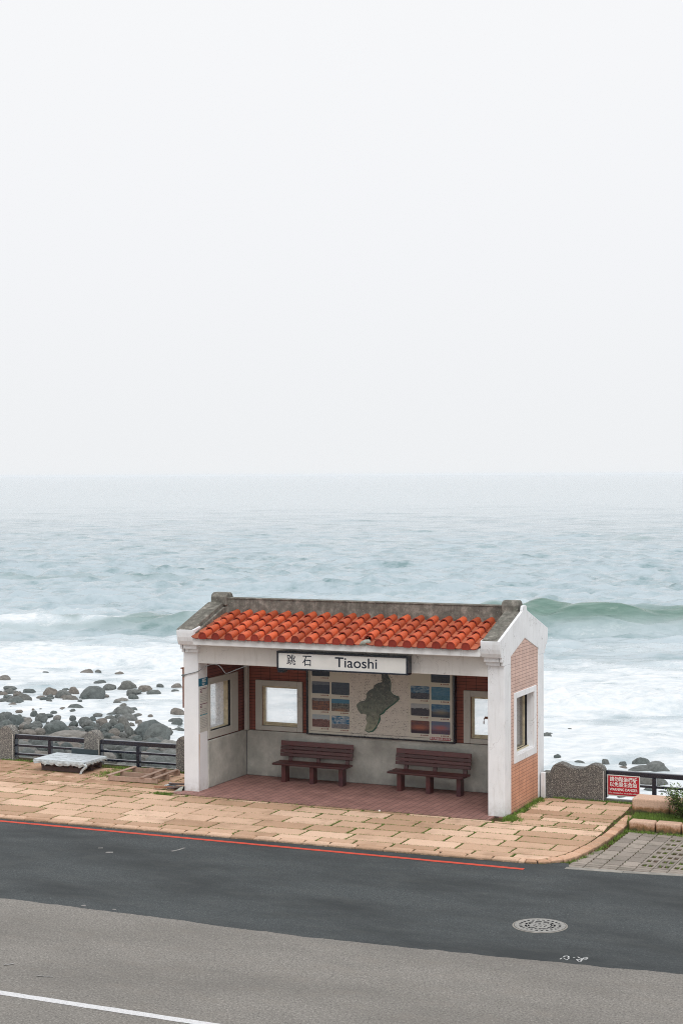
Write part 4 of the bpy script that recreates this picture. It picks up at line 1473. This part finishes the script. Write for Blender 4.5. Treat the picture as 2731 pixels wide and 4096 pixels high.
# rusty frame on the left outer wall
m = MB().box(-.115, -.012, .15, .19, 1.84, 2.655).box(-.15, -.012, .13, .95, 2.655, 2.68).box(-.115, -.012, .90, .94, 1.84, 2.655).box(-.115, -.012, .15, .94, 1.80, 1.84)
tag(m.build('rusty_frame', M['rust']), 'thin rusty iron frame fixed to outside of left wall', 'iron frame')

# benches
def bench():
    root = empty('bench')
    L = .89
    m = MB()
    for k in range(4):
        y0 = -.27 + k * .112
        m.box(-L, L, y0, y0 + .106, .405, .452, 0, rnd(0, 1))
    m.build('seat', M['bench'], root, bevel=.010)
    tl = R(11)
    zz = .545
    m = MB()
    for k, h in enumerate((.072, .072, .075, .105)):
        Mx = Matrix.Translation((0, .155, .545)) @ Matrix.Rotation(-tl, 4, 'X')
        z0 = zz - .545
        m.box(-L, L, 0, .035, z0, z0 + h, 0, (.2, .55, .1, .9)[k] + rnd(-.1, .1), Mx)
        zz += h + .008
    m.build('backrest', M['bench'], root, bevel=.006)
    for x in (-.66, .03, .74):
        m = MB().box(x - .05, x + .05, -.145, .055, .012, .405, 0, .5)
        m.build('leg', M['bench'], root, bevel=.006)
        Mx = Matrix.Translation((0, .195, .42)) @ Matrix.Rotation(-tl, 4, 'X')
        m = MB().box(x - .045, x + .045, 0, .045, 0, .42, 0, .3, Mx)
        m.build('back_support', M['bench'], root, bevel=.006)
    return root
b1 = bench()
b1.location = (2.215, 1.885, 0)
tag(b1, 'dark red slatted bench below left half of the map, nearer the small window', 'bench', 'benches inside the shelter')
b2 = copy_tree(b1)
b2.location = (5.015, 1.83, 0)
b2.rotation_euler = (0, 0, R(-3.2))
tag(b2, 'dark red slatted bench nearest the right front column', 'bench', 'benches inside the shelter')

# ------------------------------------------------------------------ fence
def fy(x):
    return 2.0 + .0376 * (x + 5.9)
def stone_post(x, label):
    root = empty('stone_post', (x, fy(x) - .02, -.05), math.atan(.0376))
    tag(root, label, 'stone post', 'stone posts of the railing')
    wdt, top, sh_ = .20, .86, .66
    prof = [(-wdt, 0), (wdt, 0), (wdt, sh_)]
    for q in range(1, 8):
        a = math.pi * q / 8
        prof.append((wdt * math.cos(a), sh_ + (top - sh_) * math.sin(a)))
    prof.append((-wdt, sh_))
    MB().prism(prof, 0, .27, 'y').build('post_body', M['agg_post'], root, bevel=.012)
    MB().box(wdt - .006, wdt + .003, -.003, .006, .02, sh_).build('edge_strip', M['sign_rim'], root)
    return root
PX = [-8.15, -6.08, -3.70, -1.24]
stone_post(PX[0], 'stone railing post beyond the left picture edge')
stone_post(PX[1], 'speckled stone post cut by the left picture edge')
stone_post(PX[2], 'speckled stone post behind the plastic covered pallet')
stone_post(PX[3], 'speckled stone post half hidden by the white shelter column')
def railing(xa, xb, label, y=None, dz=0., postf=.47, zt=.60, pw=.085):
    ya = fy(xa) + .11 if y is None else y
    yb = fy(xb) + .11 if y is None else y + .0376 * (xb - xa) * 0
    L = math.hypot(xb - xa, yb - ya)
    root = empty('metal_railing', (xa, ya, dz), math.atan2(yb - ya, xb - xa))
    tag(root, label, 'railing', 'dark metal railings along the sea wall')
    MB().box(0, L, -.055, .055, zt - .105, zt).build('top_rail', M['navy'], root, bevel=.014)
    for z in (.355, .145):
        MB().box(0, L, -.04, .04, z - .05, z).build('lower_rail', M['navy'], root, bevel=.008)
    MB().box(L * postf, L * postf + pw, -.048, .048, -.02, zt - .107).build('railing_post', M['navy'], root, bevel=.006)
    for x0 in (0, L - .02):
        MB().box(x0, x0 + .02, -.06, .06, .05, zt - .11).build('end_plate', M['navy'], root)
    return root
railing(PX[0] + .2, PX[1] - .2, 'dark metal railing outside the left picture edge')
railing(PX[1] + .2, PX[2] - .2, 'dark metal railing between the two stone posts left of the covered pallet')
railing(PX[2] + .2, PX[3] - .2, 'dark metal railing behind the bare wooden pallet')
# seat-height strip under the railing
MB_ = MB().box(-26, -.36, 2.375, 2.465, -.06, -.012)
MB_.build('wall_cap', M['wains'], SW, bevel=.01)
MB_ = MB().box(7.4, 22, 2.715, 2.83, -.06, -.006)
MB_.build('wall_cap', M['wains'], SW, bevel=.01)

# wavy stone wall on the right
prof = [(7.36, -.05), (7.36, .53), (7.545, .53), (7.56, .60), (7.60, .675), (7.66, .72), (7.74, .745), (7.82, .735), (7.90, .70), (7.96, .675), (8.04, .662), (8.14, .660), (8.24, .665), (8.31, .690), (8.38, .735), (8.46, .765), (8.54, .765), (8.61, .745), (8.67, .71), (8.705, .65), (8.705, -.05)]
wr = MB().prism(prof, 2.40, 2.68, 'y')
o = wr.build('stone_wall', M['agg'], bevel=.02)
tag(o, 'speckled stone wall with two rounded humps beside the shelter', 'stone wall')
MB().box(8.700, 8.709, 2.392, 2.402, 0, .64).build('edge_strip', M['sign_rim'], o)
MB().box(7.36, 7.46, 2.30, 2.396, -.02, .54).build('wall_stub', M['stucco_col'], o, bevel=.02)
rr = railing(8.71, 17.3, 'dark metal railing right of the humped stone wall', y=2.66, postf=.1137, zt=.625)
# warning sign
WS = empty('warning_sign', (9.09, 2.59, .32))
tag(WS, 'red and white warning notice hung on the railing', 'sign')
tl = Matrix.Rotation(R(-.6), 4, 'Y')
MB().box(-.352, .352, -.012, .0, -.222, .222).build('sign_plate', M['sign_rim'], WS, bevel=.004)
MB().box(-.330, .330, -.0145, -.0122, -.198, .204).build('red_field', M['red_sign'], WS)
def wt(txt, size, z, mat, bold, sx, wmax=None):
    o = text_mesh('lettering', txt, size, mat, face_front(0, -.0155, z), WS, bold=bold, align='CENTER', extrude=.0005, sx=sx)
    if wmax:
        xs = [v.co.x for v in o.data.vertices]
        k = wmax / (max(xs) - min(xs))
        cx = (max(xs) + min(xs)) / 2
        for v in o.data.vertices:
            v.co.x = (v.co.x - cx) * k
    return o
wt('請勿踏坐欄杆', .105, .128, M['white_ink'], .0016, 1, .585)
wt('以免發生危險', .105, .018, M['white_ink'], .0016, 1, .585)
wt('WARNING DANGER', .078, -.085, M['white_ink'], .0016, 1, .60)
wt('Do not stand or sit on the railing', .045, -.155, M['signwhite'], .0004, 1, .60)

# ------------------------------------------------------------------ pallets and bits
P1 = empty('covered_pallet', (-3.80, 1.36, 0))
tag(P1, 'low pallet load topped by a steel sheet in torn plastic', 'pallet')
m = MB()
for y in (-.40, .0, .36):
    m.box(-.56, .56, y, y + .09, .012, .115, 0, rnd(0, 1))
for k in range(5):
    x = -.56 + k * .255
    m.box(x, x + .10, -.41, .46, .115, .135, 0, rnd(0, 1))
m.box(-.56, .50, -.42, .44, .135, .19, 0, .3)
m.build('pallet_base', M['wood_dark'], P1, bevel=.004)
m = MB().box(-.70, .68, -.50, .46, .225, .285)
m.build('steel_sheet', M['sheet'], P1, bevel=.006)
# torn film hanging round the edges
fm = MB()
def film(p0, p1, n, drop, out):
    vs = []
    for i in range(n + 1):
        u = i / n
        p = Vector(p0).lerp(Vector(p1), u)
        o_ = Vector(out)
        d = drop * (.55 + .7 * abs(mnoise.noise((u * 7, p0[0], 1))) + .3 * abs(mnoise.noise((u * 23, p0[1], 5))))
        vs += [tuple(p + o_ * .006), tuple(p + o_ * (.02 + .012 * mnoise.noise((u * 9, 2, p0[0]))) + Vector((0, 0, -d * .5))), tuple(p + o_ * (.012 + .03 * mnoise.noise((u * 12, 7, 1))) + Vector((0, 0, -d)))]
    fm.add(vs, [(3 * i + a, 3 * i + 3 + a, 3 * i + 4 + a, 3 * i + 1 + a) for i in range(n) for a in (0, 1)], 0)
film((-.70, -.51, .283), (.68, -.51, .283), 40, .14, (0, -1, 0))
film((.69, -.50, .283), (.69, .46, .283), 28, .12, (1, 0, 0))
film((-.71, .46, .283), (-.71, -.50, .283), 20, .12, (-1, 0, 0))
vs = []
for i in range(9):
    u = i / 8
    cx = .66 + .06 * math.sin(u * 5)
    vs += [(cx - .03 + .02 * math.sin(u * 9), -.53 - .03 * u, .25 - .235 * u), (cx + .035, -.55 - .02 * math.sin(u * 6), .25 - .23 * u), (cx + .075 - .05 * u, -.52, .25 - .22 * u)]
fm.add(vs, [(3 * i + a, 3 * i + 3 + a, 3 * i + 4 + a, 3 * i + 1 + a) for i in range(8) for a in (0, 1)], 0)
for q in range(26):      # wrinkled top film
    x, y = rnd(-.62, .52), rnd(-.44, .38)
    l, a = rnd(.08, .3), rnd(-.3, .5)
    dx, dy = math.cos(a) * l / 2, math.sin(a) * l / 2
    fm.add([(x - dx, y - dy, .2865), (x + dx, y + dy, .2865), (x + dx, y + dy + .02, .2865 + .008), (x - dx, y - dy + .025, .2865 + .006), (x + dx, y + dy + .045, .2865), (x - dx, y - dy + .05, .2865)], [(0, 1, 2, 3), (3, 2, 4, 5)], 0)
fm.build('torn_film', M['polythene'], P1)
m = MB().box(-.30, .42, .47, .52, .19, .40)
m.build('dark_board', plain('dark_green_board', (.03, .045, .05), .5, .2, 8, .1), P1, bevel=.004)
m = MB().tube([(-.72, -.47, .235), (-.76, -.47, .215), (-.74, -.42, .20), (-.70, -.42, .21)], .012, 6)
m.build('strap', M['black'], P1)

P2 = empty('wooden_pallet', (-1.60, 1.02, 0), R(2))
tag(P2, 'bare wooden pallet with three top slats lying on the paving', 'pallet')
for y in (-.58, -.03, .54):
    m = MB().box(-.63, .63 if y < .5 else .60, y, y + .038, .012, .118, 0, rnd(.2, .8))
    m.build('stringer', M['wood'], P2, bevel=.004)
for (x, a) in ((-.60, -1.), (.22, 2.), (.53, 1.5)):
    Mx = Matrix.Translation((x, 0, 0)) @ Matrix.Rotation(R(a), 4, 'Z')
    m = MB().box(-.05, .05, -.60, .60, .119, .138, 0, rnd(.4, 1), Mx)
    m.build('slat', M['wood'], P2, bevel=.003)
m = MB().box(-.06, .05, .50, .56, .139, .155, 0, .9, Matrix.Rotation(R(35), 4, 'Z') @ Matrix.Translation((.2, -.12, 0)))
m.build('broken_slat', M['wood'], P2)

def prop(name, mb, mat, label, cat, group=None, **k):
    o = mb.build(name, mat, **k)
    return tag(o, label, cat, group)
m = MB().add([(-.17, .42, .0), (.01, .42, .0), (.02, .45, .60), (-.07, .45, .60), (-.17, .47, .0), (.01, .47, .0), (.02, .48, .60), (-.07, .48, .60)],
             [(0, 1, 2, 3), (5, 4, 7, 6), (1, 5, 6, 2), (4, 0, 3, 7), (3, 2, 6, 7), (0, 4, 5, 1)], 0, .6)
o = prop('plank', m, M['plank'], 'orange brown board leaning against outside of left column', 'board')
o.location = (-.035, .10, .005)
dk = random.Random(3)
lab = ['splintered dark plank on top of the debris by the left column', 'long broken lath sticking out of the debris toward the pallet', 'rotten dark board lying against foot of the left column', 'short broken slat under the debris by the left column']
for i, (x, y, z, l, a) in enumerate(((-.30, .25, .07, .42, 12), (-.42, .02, .03, .62, 20), (-.22, -.04, .05, .34, 35), (-.28, .12, .01, .5, -8))):
    m = MB().box(-l / 2, l / 2, -.045, .045, 0, .022, 0, dk.random(), Matrix.Rotation(R(a), 4, 'Z') @ Matrix.Rotation(R(dk.uniform(-5, 5)), 4, 'Y'))
    o = prop('broken_board', m, M['wood_dark'] if i != 1 else M['plank'], lab[i], 'broken board', 'broken boards beside the left column', bevel=.003)
    o.location = (x, y, z + .01)
m = MB()
vs = []
for i in range(7):
    for j in range(5):
        vs.append((-.62 + i * .045, .18 + j * .06, .02 + .10 * abs(mnoise.noise((i * .6, j * .7, 3))) + (.03 if 0 < i < 6 and 0 < j < 4 else 0)))
m.add(vs, [(i * 5 + j, i * 5 + j + 5, i * 5 + j + 6, i * 5 + j + 1) for i in range(6) for j in range(4)])
prop('plastic_scrap', m, M['polythene'], 'crumpled clear plastic scrap beside the bare pallet', 'plastic scrap')
m = MB().add([(-.18, -.14, .0), (.0, -.14, .0), (.0, .12, .0), (-.1, .12, 0), (-.07, -.05, .09), (.0, -.03, .11), (.0, .05, .10)], [(0, 1, 5, 4), (0, 4, 3), (4, 5, 6, 3), (3, 6, 2)])
prop('mortar_heap', m, M['mortar'], 'small grey mortar heap against foot of left column', 'mortar heap')
m = MB().box(-.02, .02, -.02, .02, 0, .03, 0, .5, Matrix.Rotation(R(30), 4, 'Z'))
o = prop('litter_scrap', m, M['white_ink'], 'tiny white scrap of litter at front edge of the red floor', 'litter', bevel=.008)
o.location = (4.78, -.40, .0)

# ------------------------------------------------------------------ road details
def manhole():
    cx, cy = rz(10.285, -7.07)
    root = empty('manhole_cover', (cx, cy, ROAD_Z))
    tag(root, 'round cast iron manhole cover with rings of slots', 'manhole cover')
    m = MB()
    N = 66
    def ring(r0, r1, slots=0, frac=.5, z=.010, ph=0.):
        n = N if not slots else slots * 4
        for i in range(n):
            a0, a1 = 2 * math.pi * i / n + ph, 2 * math.pi * (i + 1) / n + ph
            q = [(r * math.cos(a), r * math.sin(a)) for r, a in ((r0, a0), (r1, a0), (r1, a1), (r0, a1))]
            hole = slots and (i % 4) in ((1, 2) if frac < .6 else (0, 1, 2))
            zz = z - (.045 if hole else 0)
            m.add([(x, y, zz) for x, y in q], [(0, 1, 2, 3)], 1 if hole else 0)
            if hole:
                vs = [(x, y, z) for x, y in q] + [(x, y, zz) for x, y in q]
                m.add(vs, [(0, 1, 5, 4), (1, 2, 6, 5), (2, 3, 7, 6), (3, 0, 4, 7)], 1)
    ring(.002, .035, 0, z=.004)
    ring(.035, .075)
    ring(.075, .105, 8, .5)
    ring(.105, .165)
    ring(.165, .192, 8, .7, ph=.2)
    ring(.192, .205)
    ring(.205, .238, 11, .7, ph=.05)
    ring(.238, .285)
    ring(.285, .325, 24, .5)
    ring(.325, .392)
    m.build('cover', [M['iron'], M['iron_dark']], root)
    m2 = MB()
    ring_ = MB()
    for i in range(N):
        a0, a1 = 2 * math.pi * i / N, 2 * math.pi * (i + 1) / N
        for (r0, r1, z0, z1, mi) in ((.392, .398, -.005, -.005, 1), (.398, .425, .008, .004, 0)):
            q = [(r0 * math.cos(a0), r0 * math.sin(a0), z0), (r1 * math.cos(a0), r1 * math.sin(a0), z1), (r1 * math.cos(a1), r1 * math.sin(a1), z1), (r0 * math.cos(a1), r0 * math.sin(a1), z0)]
            ring_.add(q, [(0, 1, 2, 3)], mi)
    ring_.build('frame_ring', [M['strip'], M['iron_dark']], root)
manhole()

def flat_stroke(mb, pts, w_, z):
    pts = [Vector((p[0], p[1], 0)) for p in pts]
    vs = []
    for i, p in enumerate(pts):
        d = (pts[min(i + 1, len(pts) - 1)] - pts[max(i - 1, 0)])
        d = d.normalized() if d.length > 1e-6 else Vector((1, 0, 0))
        nrm = Vector((-d.y, d.x, 0))
        ww = w_ * rnd(.7, 1.25)
        vs += [(p + nrm * ww / 2)[:2] + (z,), (p - nrm * ww / 2)[:2] + (z,)]
    mb.add(vs, [(2 * i, 2 * i + 1, 2 * i + 3, 2 * i + 2) for i in range(len(pts) - 1)])
st = [[(11.094, -8.696), (11.097, -8.634), (11.121, -8.608), (11.195, -8.699), (11.2, -8.574), (11.145, -8.548), (11.104, -8.554), (11.108, -8.513), (11.139, -8.492), (11.17, -8.51), (11.171, -8.548), (11.135, -8.552)],
      [(11.246, -8.554), (11.272, -8.536)],
      [(11.294, -8.484), (11.339, -8.53), (11.398, -8.555), (11.442, -8.524), (11.449, -8.483), (11.425, -8.466), (11.393, -8.499), (11.389, -8.578), (11.4, -8.687), (11.379, -8.704), (11.32, -8.626), (11.324, -8.605), (11.396, -8.62), (11.46, -8.57)]]
m = MB()
for i, s_ in enumerate(st):
    flat_stroke(m, [rz(*p) for p in s_], .020, ROAD_Z + .004 + .001 * i)
tag(m.build('road_marking_scribble', M['chalk']), 'white sprayed survey scribble below the manhole', None, None, 'structure')
m = MB()
for k, (a, b, w_) in enumerate((((2.43, -4.80), (2.517, -4.442), .055), ((3.06, -8.83), (3.12, -8.80), .09), ((3.66, -8.84), (3.71, -8.82), .06), ((3.86, -12.1), (3.95, -11.98), .05), ((4.6, -12.36), (4.83, -12.30), .03), ((1.35, -5.35), (1.47, -5.30), .08), ((1.02, -5.1), (1.10, -5.06), .06))):
    pa, pb = rz(*a), rz(*b)
    flat_stroke(m, [pa, ((pa[0] * .6 + pb[0] * .4) + .02, pa[1] * .6 + pb[1] * .4), pb], w_, ROAD_Z + .005)
tag(m.build('road_marking_flecks', M['fleck']), 'pale paint flecks on the asphalt', None, None, 'structure')

# ------------------------------------------------------------------ beach and boulders
def sea_pt(u, v, z):
    """ground position of a spot read off the survey sheet (sheet px -> metres at height z)"""
    d = fw + rt2 * ((u - 1365.5) / 6738) - up2 * ((v - 2048) / 6738)
    k = (z - CAM.z) / d.z
    return CAM + d * k
bm = MB()
nu, nv = 60, 40
vs = []
for j in range(nv):
    for i in range(nu):
        t_ = -40 + 42 * i / (nu - 1)
        s_ = 34 + 42 * j / (nv - 1)
        x, y = sea_xy(t_, s_)
        lift = max(0, min(1, (-5.6 - t_) / 2.2))
        z = -3.6 + lift * (1.15 * max(0, min(1, (73 - s_) / 15)) + 1.0 * max(0, min(1, (57 - s_) / 10))) + .18 * mnoise.noise((x * .5, y * .5, 0)) + .08 * mnoise.noise((x * 2, y * 2, 0))
        vs.append((x, y, z))
bm.add(vs, [(j * nu + i, j * nu + i + 1, (j + 1) * nu + i + 1, (j + 1) * nu + i) for j in range(nv - 1) for i in range(nu - 1)])
tag(bm.build('beach', M['shingle'], smooth=True), 'dark wet shingle under the boulders', None, None, 'structure')

def rock_mesh(seed, flatness, peak):
    b = bmesh.new()
    bmesh.ops.create_icosphere(b, subdivisions=4, radius=1)
    rr = random.Random(seed)
    o_ = Vector((rr.uniform(-50, 50), rr.uniform(-50, 50), rr.uniform(-50, 50)))
    planes = []
    for _ in range(5):
        nrm = Vector((rr.gauss(0, 1), rr.gauss(0, 1), rr.gauss(.3, .8))).normalized()
        planes.append((nrm, rr.uniform(.68, .92)))
    for v in b.verts:
        p = v.co.copy()
        for nrm, d in planes:            # soft facets
            k = p.dot(nrm) - d
            if k > 0:
                p -= nrm * k * .74
        f = 1 + .20 * mnoise.noise(p * 1.1 + o_) + .08 * mnoise.noise(p * 2.7 + o_) + .025 * mnoise.noise(p * 7 + o_)
        p = p * f
        if p.z > 0:
            p.z *= flatness
            if peak:
                p.x += p.z * peak
        v.co = p
    me = bpy.data.meshes.new('boulder')
    b.to_mesh(me)
    b.free()
    me.polygons.foreach_set('use_smooth', [True] * len(me.polygons))
    me.materials.append(M['rock'])
    # normalise to unit half width and unit height above 0
    xs = [v.co.x for v in me.vertices]
    zs = [v.co.z for v in me.vertices]
    cx, hw, zt = (max(xs) + min(xs)) / 2, (max(xs) - min(xs)) / 2, max(zs)
    for v in me.vertices:
        v.co.x = (v.co.x - cx) / hw
        v.co.z /= zt
    me.update()
    return me
RM = [rock_mesh(11 + i, 1., (-.12, .0, .2, -.25, .1, .3, 0., -.1, .15, 0)[i]) for i in range(10)]

def mk(ox, oy, sc, lst):
    return [(ox + u * sc, oy + v * sc, w_ * sc, h_ * sc, *rest) for (u, v, w_, h_, *rest) in lst]
c5 = 380 / 1568
f12 = 420 / 1568
rocks = []
rocks += mk(0, 2640, c5, [
 (560, 132, 190, 70, 'flat grey boulder alone in the surf, farthest one left of the shelter'), (752, 220, 110, 25, 'thin dark rock barely above the foam, below the lone flat boulder'),
 (1430, 252, 210, 105, 'pointed dark green rock leaning right, alone in the surf'), (70, 335, 180, 85, 'low wet boulder cut by the left edge at the surf line'), (160, 478, 210, 50), (145, 565, 165, 95), (475, 545, 220, 70, 'low dome rock standing apart in the foam at the left'),
 (290, 605, 150, 85), (390, 715, 240, 165, 'upright faceted boulder leaning on a broader pyramid shaped one'), (240, 755, 310, 150, 'broad pyramid shaped boulder with a centre ridge near the left edge'), (130, 630, 170, 50), (50, 690, 150, 60),
 (820, 578, 240, 125, 'dome shaped boulder left of the largest round boulder, with a wide flat one'), (1030, 625, 300, 130, 'wide grey boulder just left of the largest round boulder'), (1200, 552, 190, 105), (1503, 640, 416, 205, 'largest round boulder standing clear in the foam'),
 (1150, 672, 270, 90), (825, 628, 130, 55), (720, 660, 160, 50), (815, 692, 100, 45), (665, 632, 150, 40), (1240, 838, 280, 110, 'elongated dark boulder below the largest round boulder'), (1200, 862, 120, 50),
 (310, 866, 120, 42), (360, 810, 90, 30), (180, 800, 50, 22), (550, 835, 50, 25), (680, 835, 70, 25), (885, 880, 110, 42), (670, 992, 205, 110, 'neat dome boulder alone in shallow water beyond the left railing'), (940, 970, 130, 55), (1200, 972, 110, 55), (1205, 1085, 150, 75),
 (900, 1190, 420, 185, 'big brown rounded boulder right behind the left railing'), (1080, 1300, 640, 115, 'long flat olive slab behind the left railing'), (250, 1052, 240, 150), (230, 1050, 130, 85), (100, 1095, 220, 100), (440, 1012, 170, 60), (420, 1095, 210, 70), (570, 1122, 210, 90), (370, 1128, 190, 62), (640, 1215, 190, 90),
 (480, 1225, 250, 75), (350, 1205, 90, 60), (1270, 1202, 230, 80), (1210, 1150, 200, 50), (1400, 1042, 220, 100), (1450, 1092, 240, 90), (1460, 1150, 180, 60), (25, 1010, 150, 110), (120, 945, 190, 75), (40, 920, 110, 60), (600, 1080, 160, 70), (250, 1130, 110, 55), (790, 1062, 70, 35), (1120, 1130, 70, 30), (20, 560, 60, 50), (20, 1130, 100, 60), (1530, 1010, 110, 80), (1080, 500, 110, 26)])
rocks += mk(360, 2640, c5, [
 (135, 212, 110, 50), (480, 248, 160, 55, 'low grey rock trailing foam, upper middle of the boulder field'), (160, 402, 200, 70), (315, 472, 220, 80), (605, 478, 310, 135, 'pinkish grey rounded boulder, tallest of the row right of the largest round one'),
 (905, 507, 240, 90), (725, 538, 250, 55), (1040, 572, 240, 80), (1155, 442, 120, 50), (1430, 472, 200, 80, 'dark boulder beside the rusty frame on the shelter wall'), (1400, 522, 130, 30), (515, 697, 250, 70, 'flat loaf shaped boulder alone in white water'),
 (550, 902, 360, 140, 'broad boulder with pale saddle at the water edge'), (1450, 902, 240, 110, 'rounded boulder half hidden by the left column, in foam'), (310, 988, 180, 70), (600, 1002, 330, 110), (190, 1040, 190, 80), (385, 1048, 160, 75), (545, 1130, 220, 180, 'tall brown egg shaped boulder in the middle of the pile'), (250, 1150, 200, 115),
 (440, 1155, 220, 105), (800, 1042, 130, 55), (690, 1085, 90, 50), (645, 1255, 170, 155), (940, 1255, 480, 255, 'huge smooth boulder behind the cracked one, right end of the pile'), (1080, 1335, 450, 275, 'huge cracked boulder at right end of the pile by the railing'), (400, 1235, 190, 105), (205, 1192, 130, 65), (300, 1190, 70, 50),
 (240, 1242, 110, 60), (345, 1282, 150, 70), (540, 1275, 160, 80), (420, 1302, 160, 45), (770, 1335, 180, 85), (970, 1340, 130, 95), (1100, 1368, 230, 95), (1410, 1030, 230, 70), (1425, 1102, 210, 120, 'rounded dark boulder left of the shelter column, in front of a flatter one'), (1475, 1208, 210, 90), (110, 1140, 110, 90), (60, 1110, 130, 70),
 (460, 960, 110, 60), (520, 1180, 70, 40), (760, 935, 100, 30), (1520, 1320, 90, 50)])
z_b = -2.30
rocks += [(*r_[:4], None, z_b) for r_ in mk(0, 2860, f12, [
 (400, 445, 200, 85), (600, 475, 230, 70), (560, 565, 340, 95), (380, 520, 140, 60), (960, 480, 230, 85), (1160, 470, 190, 80), (350, 645, 190, 60), (560, 655, 150, 50), (700, 600, 190, 60), (860, 560, 170, 55), (990, 570, 100, 40), (1110, 570, 180, 50), (900, 420, 160, 60)])]
rocks += [(*r_[:4], None, z_b) for r_ in mk(380, 2880, f12, [
 (310, 450, 300, 90), (540, 460, 200, 90), (340, 575, 290, 120), (560, 605, 130, 85), (840, 590, 320, 140), (970, 525, 210, 95), (800, 510, 130, 60), (1120, 525, 100, 55), (220, 680, 120, 60), (330, 690, 150, 50), (530, 695, 140, 40), (740, 705, 170, 50), (930, 650, 190, 60), (1060, 665, 150, 60), (1140, 630, 110, 70), (430, 660, 120, 50), (700, 560, 150, 80), (640, 680, 120, 50), (1000, 715, 120, 40), (860, 715, 120, 40)])]
rocks += mk(2170, 2600, 561 / 1568, [
 (460, 872, 58, 27, 'tiny dark rock with wet orange base in surf right of the shelter'), (685, 864, 95, 20, 'thin flat rock in surf right of the shelter'), (40, 1020, 140, 98, 'rounded boulder peeping out from behind right wall of the shelter'), (300, 905, 90, 20), (645, 1090, 122, 42, 'low dome rock alone in foam right of the shelter'), (165, 1200, 80, 32),
 (1110, 1288, 185, 80, 'rounded dome boulder above the red warning sign'), (1290, 1368, 285, 108, 'largest boulder above the right railing'), (895, 1308, 100, 56, 'small peaked rock above the red warning sign'), (900, 1330, 92, 24), (1110, 1365, 300, 66, 'low rough pale boulder touching the largest one above the right railing'), (420, 1290, 130, 52, 'dark rock peeping between the two humps of the stone wall'), (705, 1290, 90, 68), (90, 952, 60, 14)])
rocks += mk(2130, 2900, 601 / 1568, [
 (1190, 622, 200, 80, 'dark boulder right of the warning sign, below the top rail'), (1345, 632, 150, 70), (1230, 702, 140, 48), (1370, 722, 110, 32), (940, 762, 110, 30)])

ex = random.Random(77)
for _ in range(56):
    v_ = ex.uniform(2770, 2965)
    rocks.append((ex.uniform(0, 720) * (1. if v_ > 2850 else .75), v_, ex.uniform(16, 44), ex.uniform(7, 19)))
for _ in range(46):
    rocks.append((ex.uniform(30, 700), ex.uniform(2990, 3085), ex.uniform(45, 120), ex.uniform(26, 48), None, -2.05))
items = []
rq = random.Random(21)
protos = {}
for i, r_ in enumerate(rocks):
    u, v, w_, h_ = r_[:4]
    lab_ = r_[4] if len(r_) > 4 else None
    z = r_[5] if len(r_) > 5 else SEA_Z + (max(0, v - 2875) * .0042 if u < 690 else 0)
    p = sea_pt(u, v, z)
    d = (p - CAM).length
    hw = w_ / 2 / 6738 * d
    ht_ = max(.07, (h_ * 1.0 - .05 * w_) / 6738 * d)
    dep = hw * rq.uniform(.75, 1.0)
    k = rq.randrange(10)
    if k not in protos:
        o = bpy.data.objects.new('boulder', RM[k])
        protos[k] = o
    else:
        o = protos[k].copy()
    COL.objects.link(o)
    # place centre behind the visible waterline
    q = p + Vector((-math.sin(YAW), math.cos(YAW), 0)) * dep * .9
    o.location = (q.x, q.y, z + .01)
    o.rotation_euler = (0, 0, YAW + rq.choice((0, math.pi)) + rq.uniform(-.25, .25))
    o.scale = (hw * 1.04, dep, max(.08, ht_))
    items.append((o, u, v, w_, h_, lab_))
lm = [it for it in items if it[5]]
short = {}
seen = {}
for (o, u, v, w_, h_, lab_) in items:
    grp = 'dark boulders along the shore'
    if not lab_:
        size = 'tiny' if w_ < 28 else 'small' if w_ < 45 else 'medium' if w_ < 62 else 'large'
        asp = h_ / w_
        shape = 'flat' if asp < .33 else 'low rounded' if asp < .47 else 'domed'
        if v > 2955 and u < 760:
            bay = 'left' if u < 380 else 'right'
            lab_ = f'{size} {shape} rock seen between rails of the {bay} hand railing left of the shelter'
        else:
            near_ = sorted(lm, key=lambda it: (it[1] - u) ** 2 + ((it[2] - v) * 1.6) ** 2)[0]
            dx, dy = u - near_[1], v - near_[2]
            rel = ('right of' if dx > 0 else 'left of') if abs(dx) > abs(dy) * 1.4 else ('in front of' if dy > 0 else 'behind')
            anchor = ' '.join(near_[5].replace(',', '').split()[:4 if near_[5].split()[0] != 'low' else 5])
            for cut in (' with', ' in', ' on', ' right', ' alone', ' above', ' barely', ' peeping', ' half', ' leaning', ' trailing', ' standing', ' just', ' cut', ' at', ' beside', ' left', ' below'):
                j_ = anchor.find(cut + ' ')
                if j_ > 0:
                    anchor = anchor[:j_]
                if anchor.endswith(cut):
                    anchor = anchor[:-len(cut)]
            far = 'close ' if math.hypot(dx, dy) < 55 else ''
            lab_ = f'{size} {shape} rock {far}{rel} the {anchor}'
        lab_ = ' '.join(lab_.split()[:16])
    tag(o, lab_, 'boulder', grp)
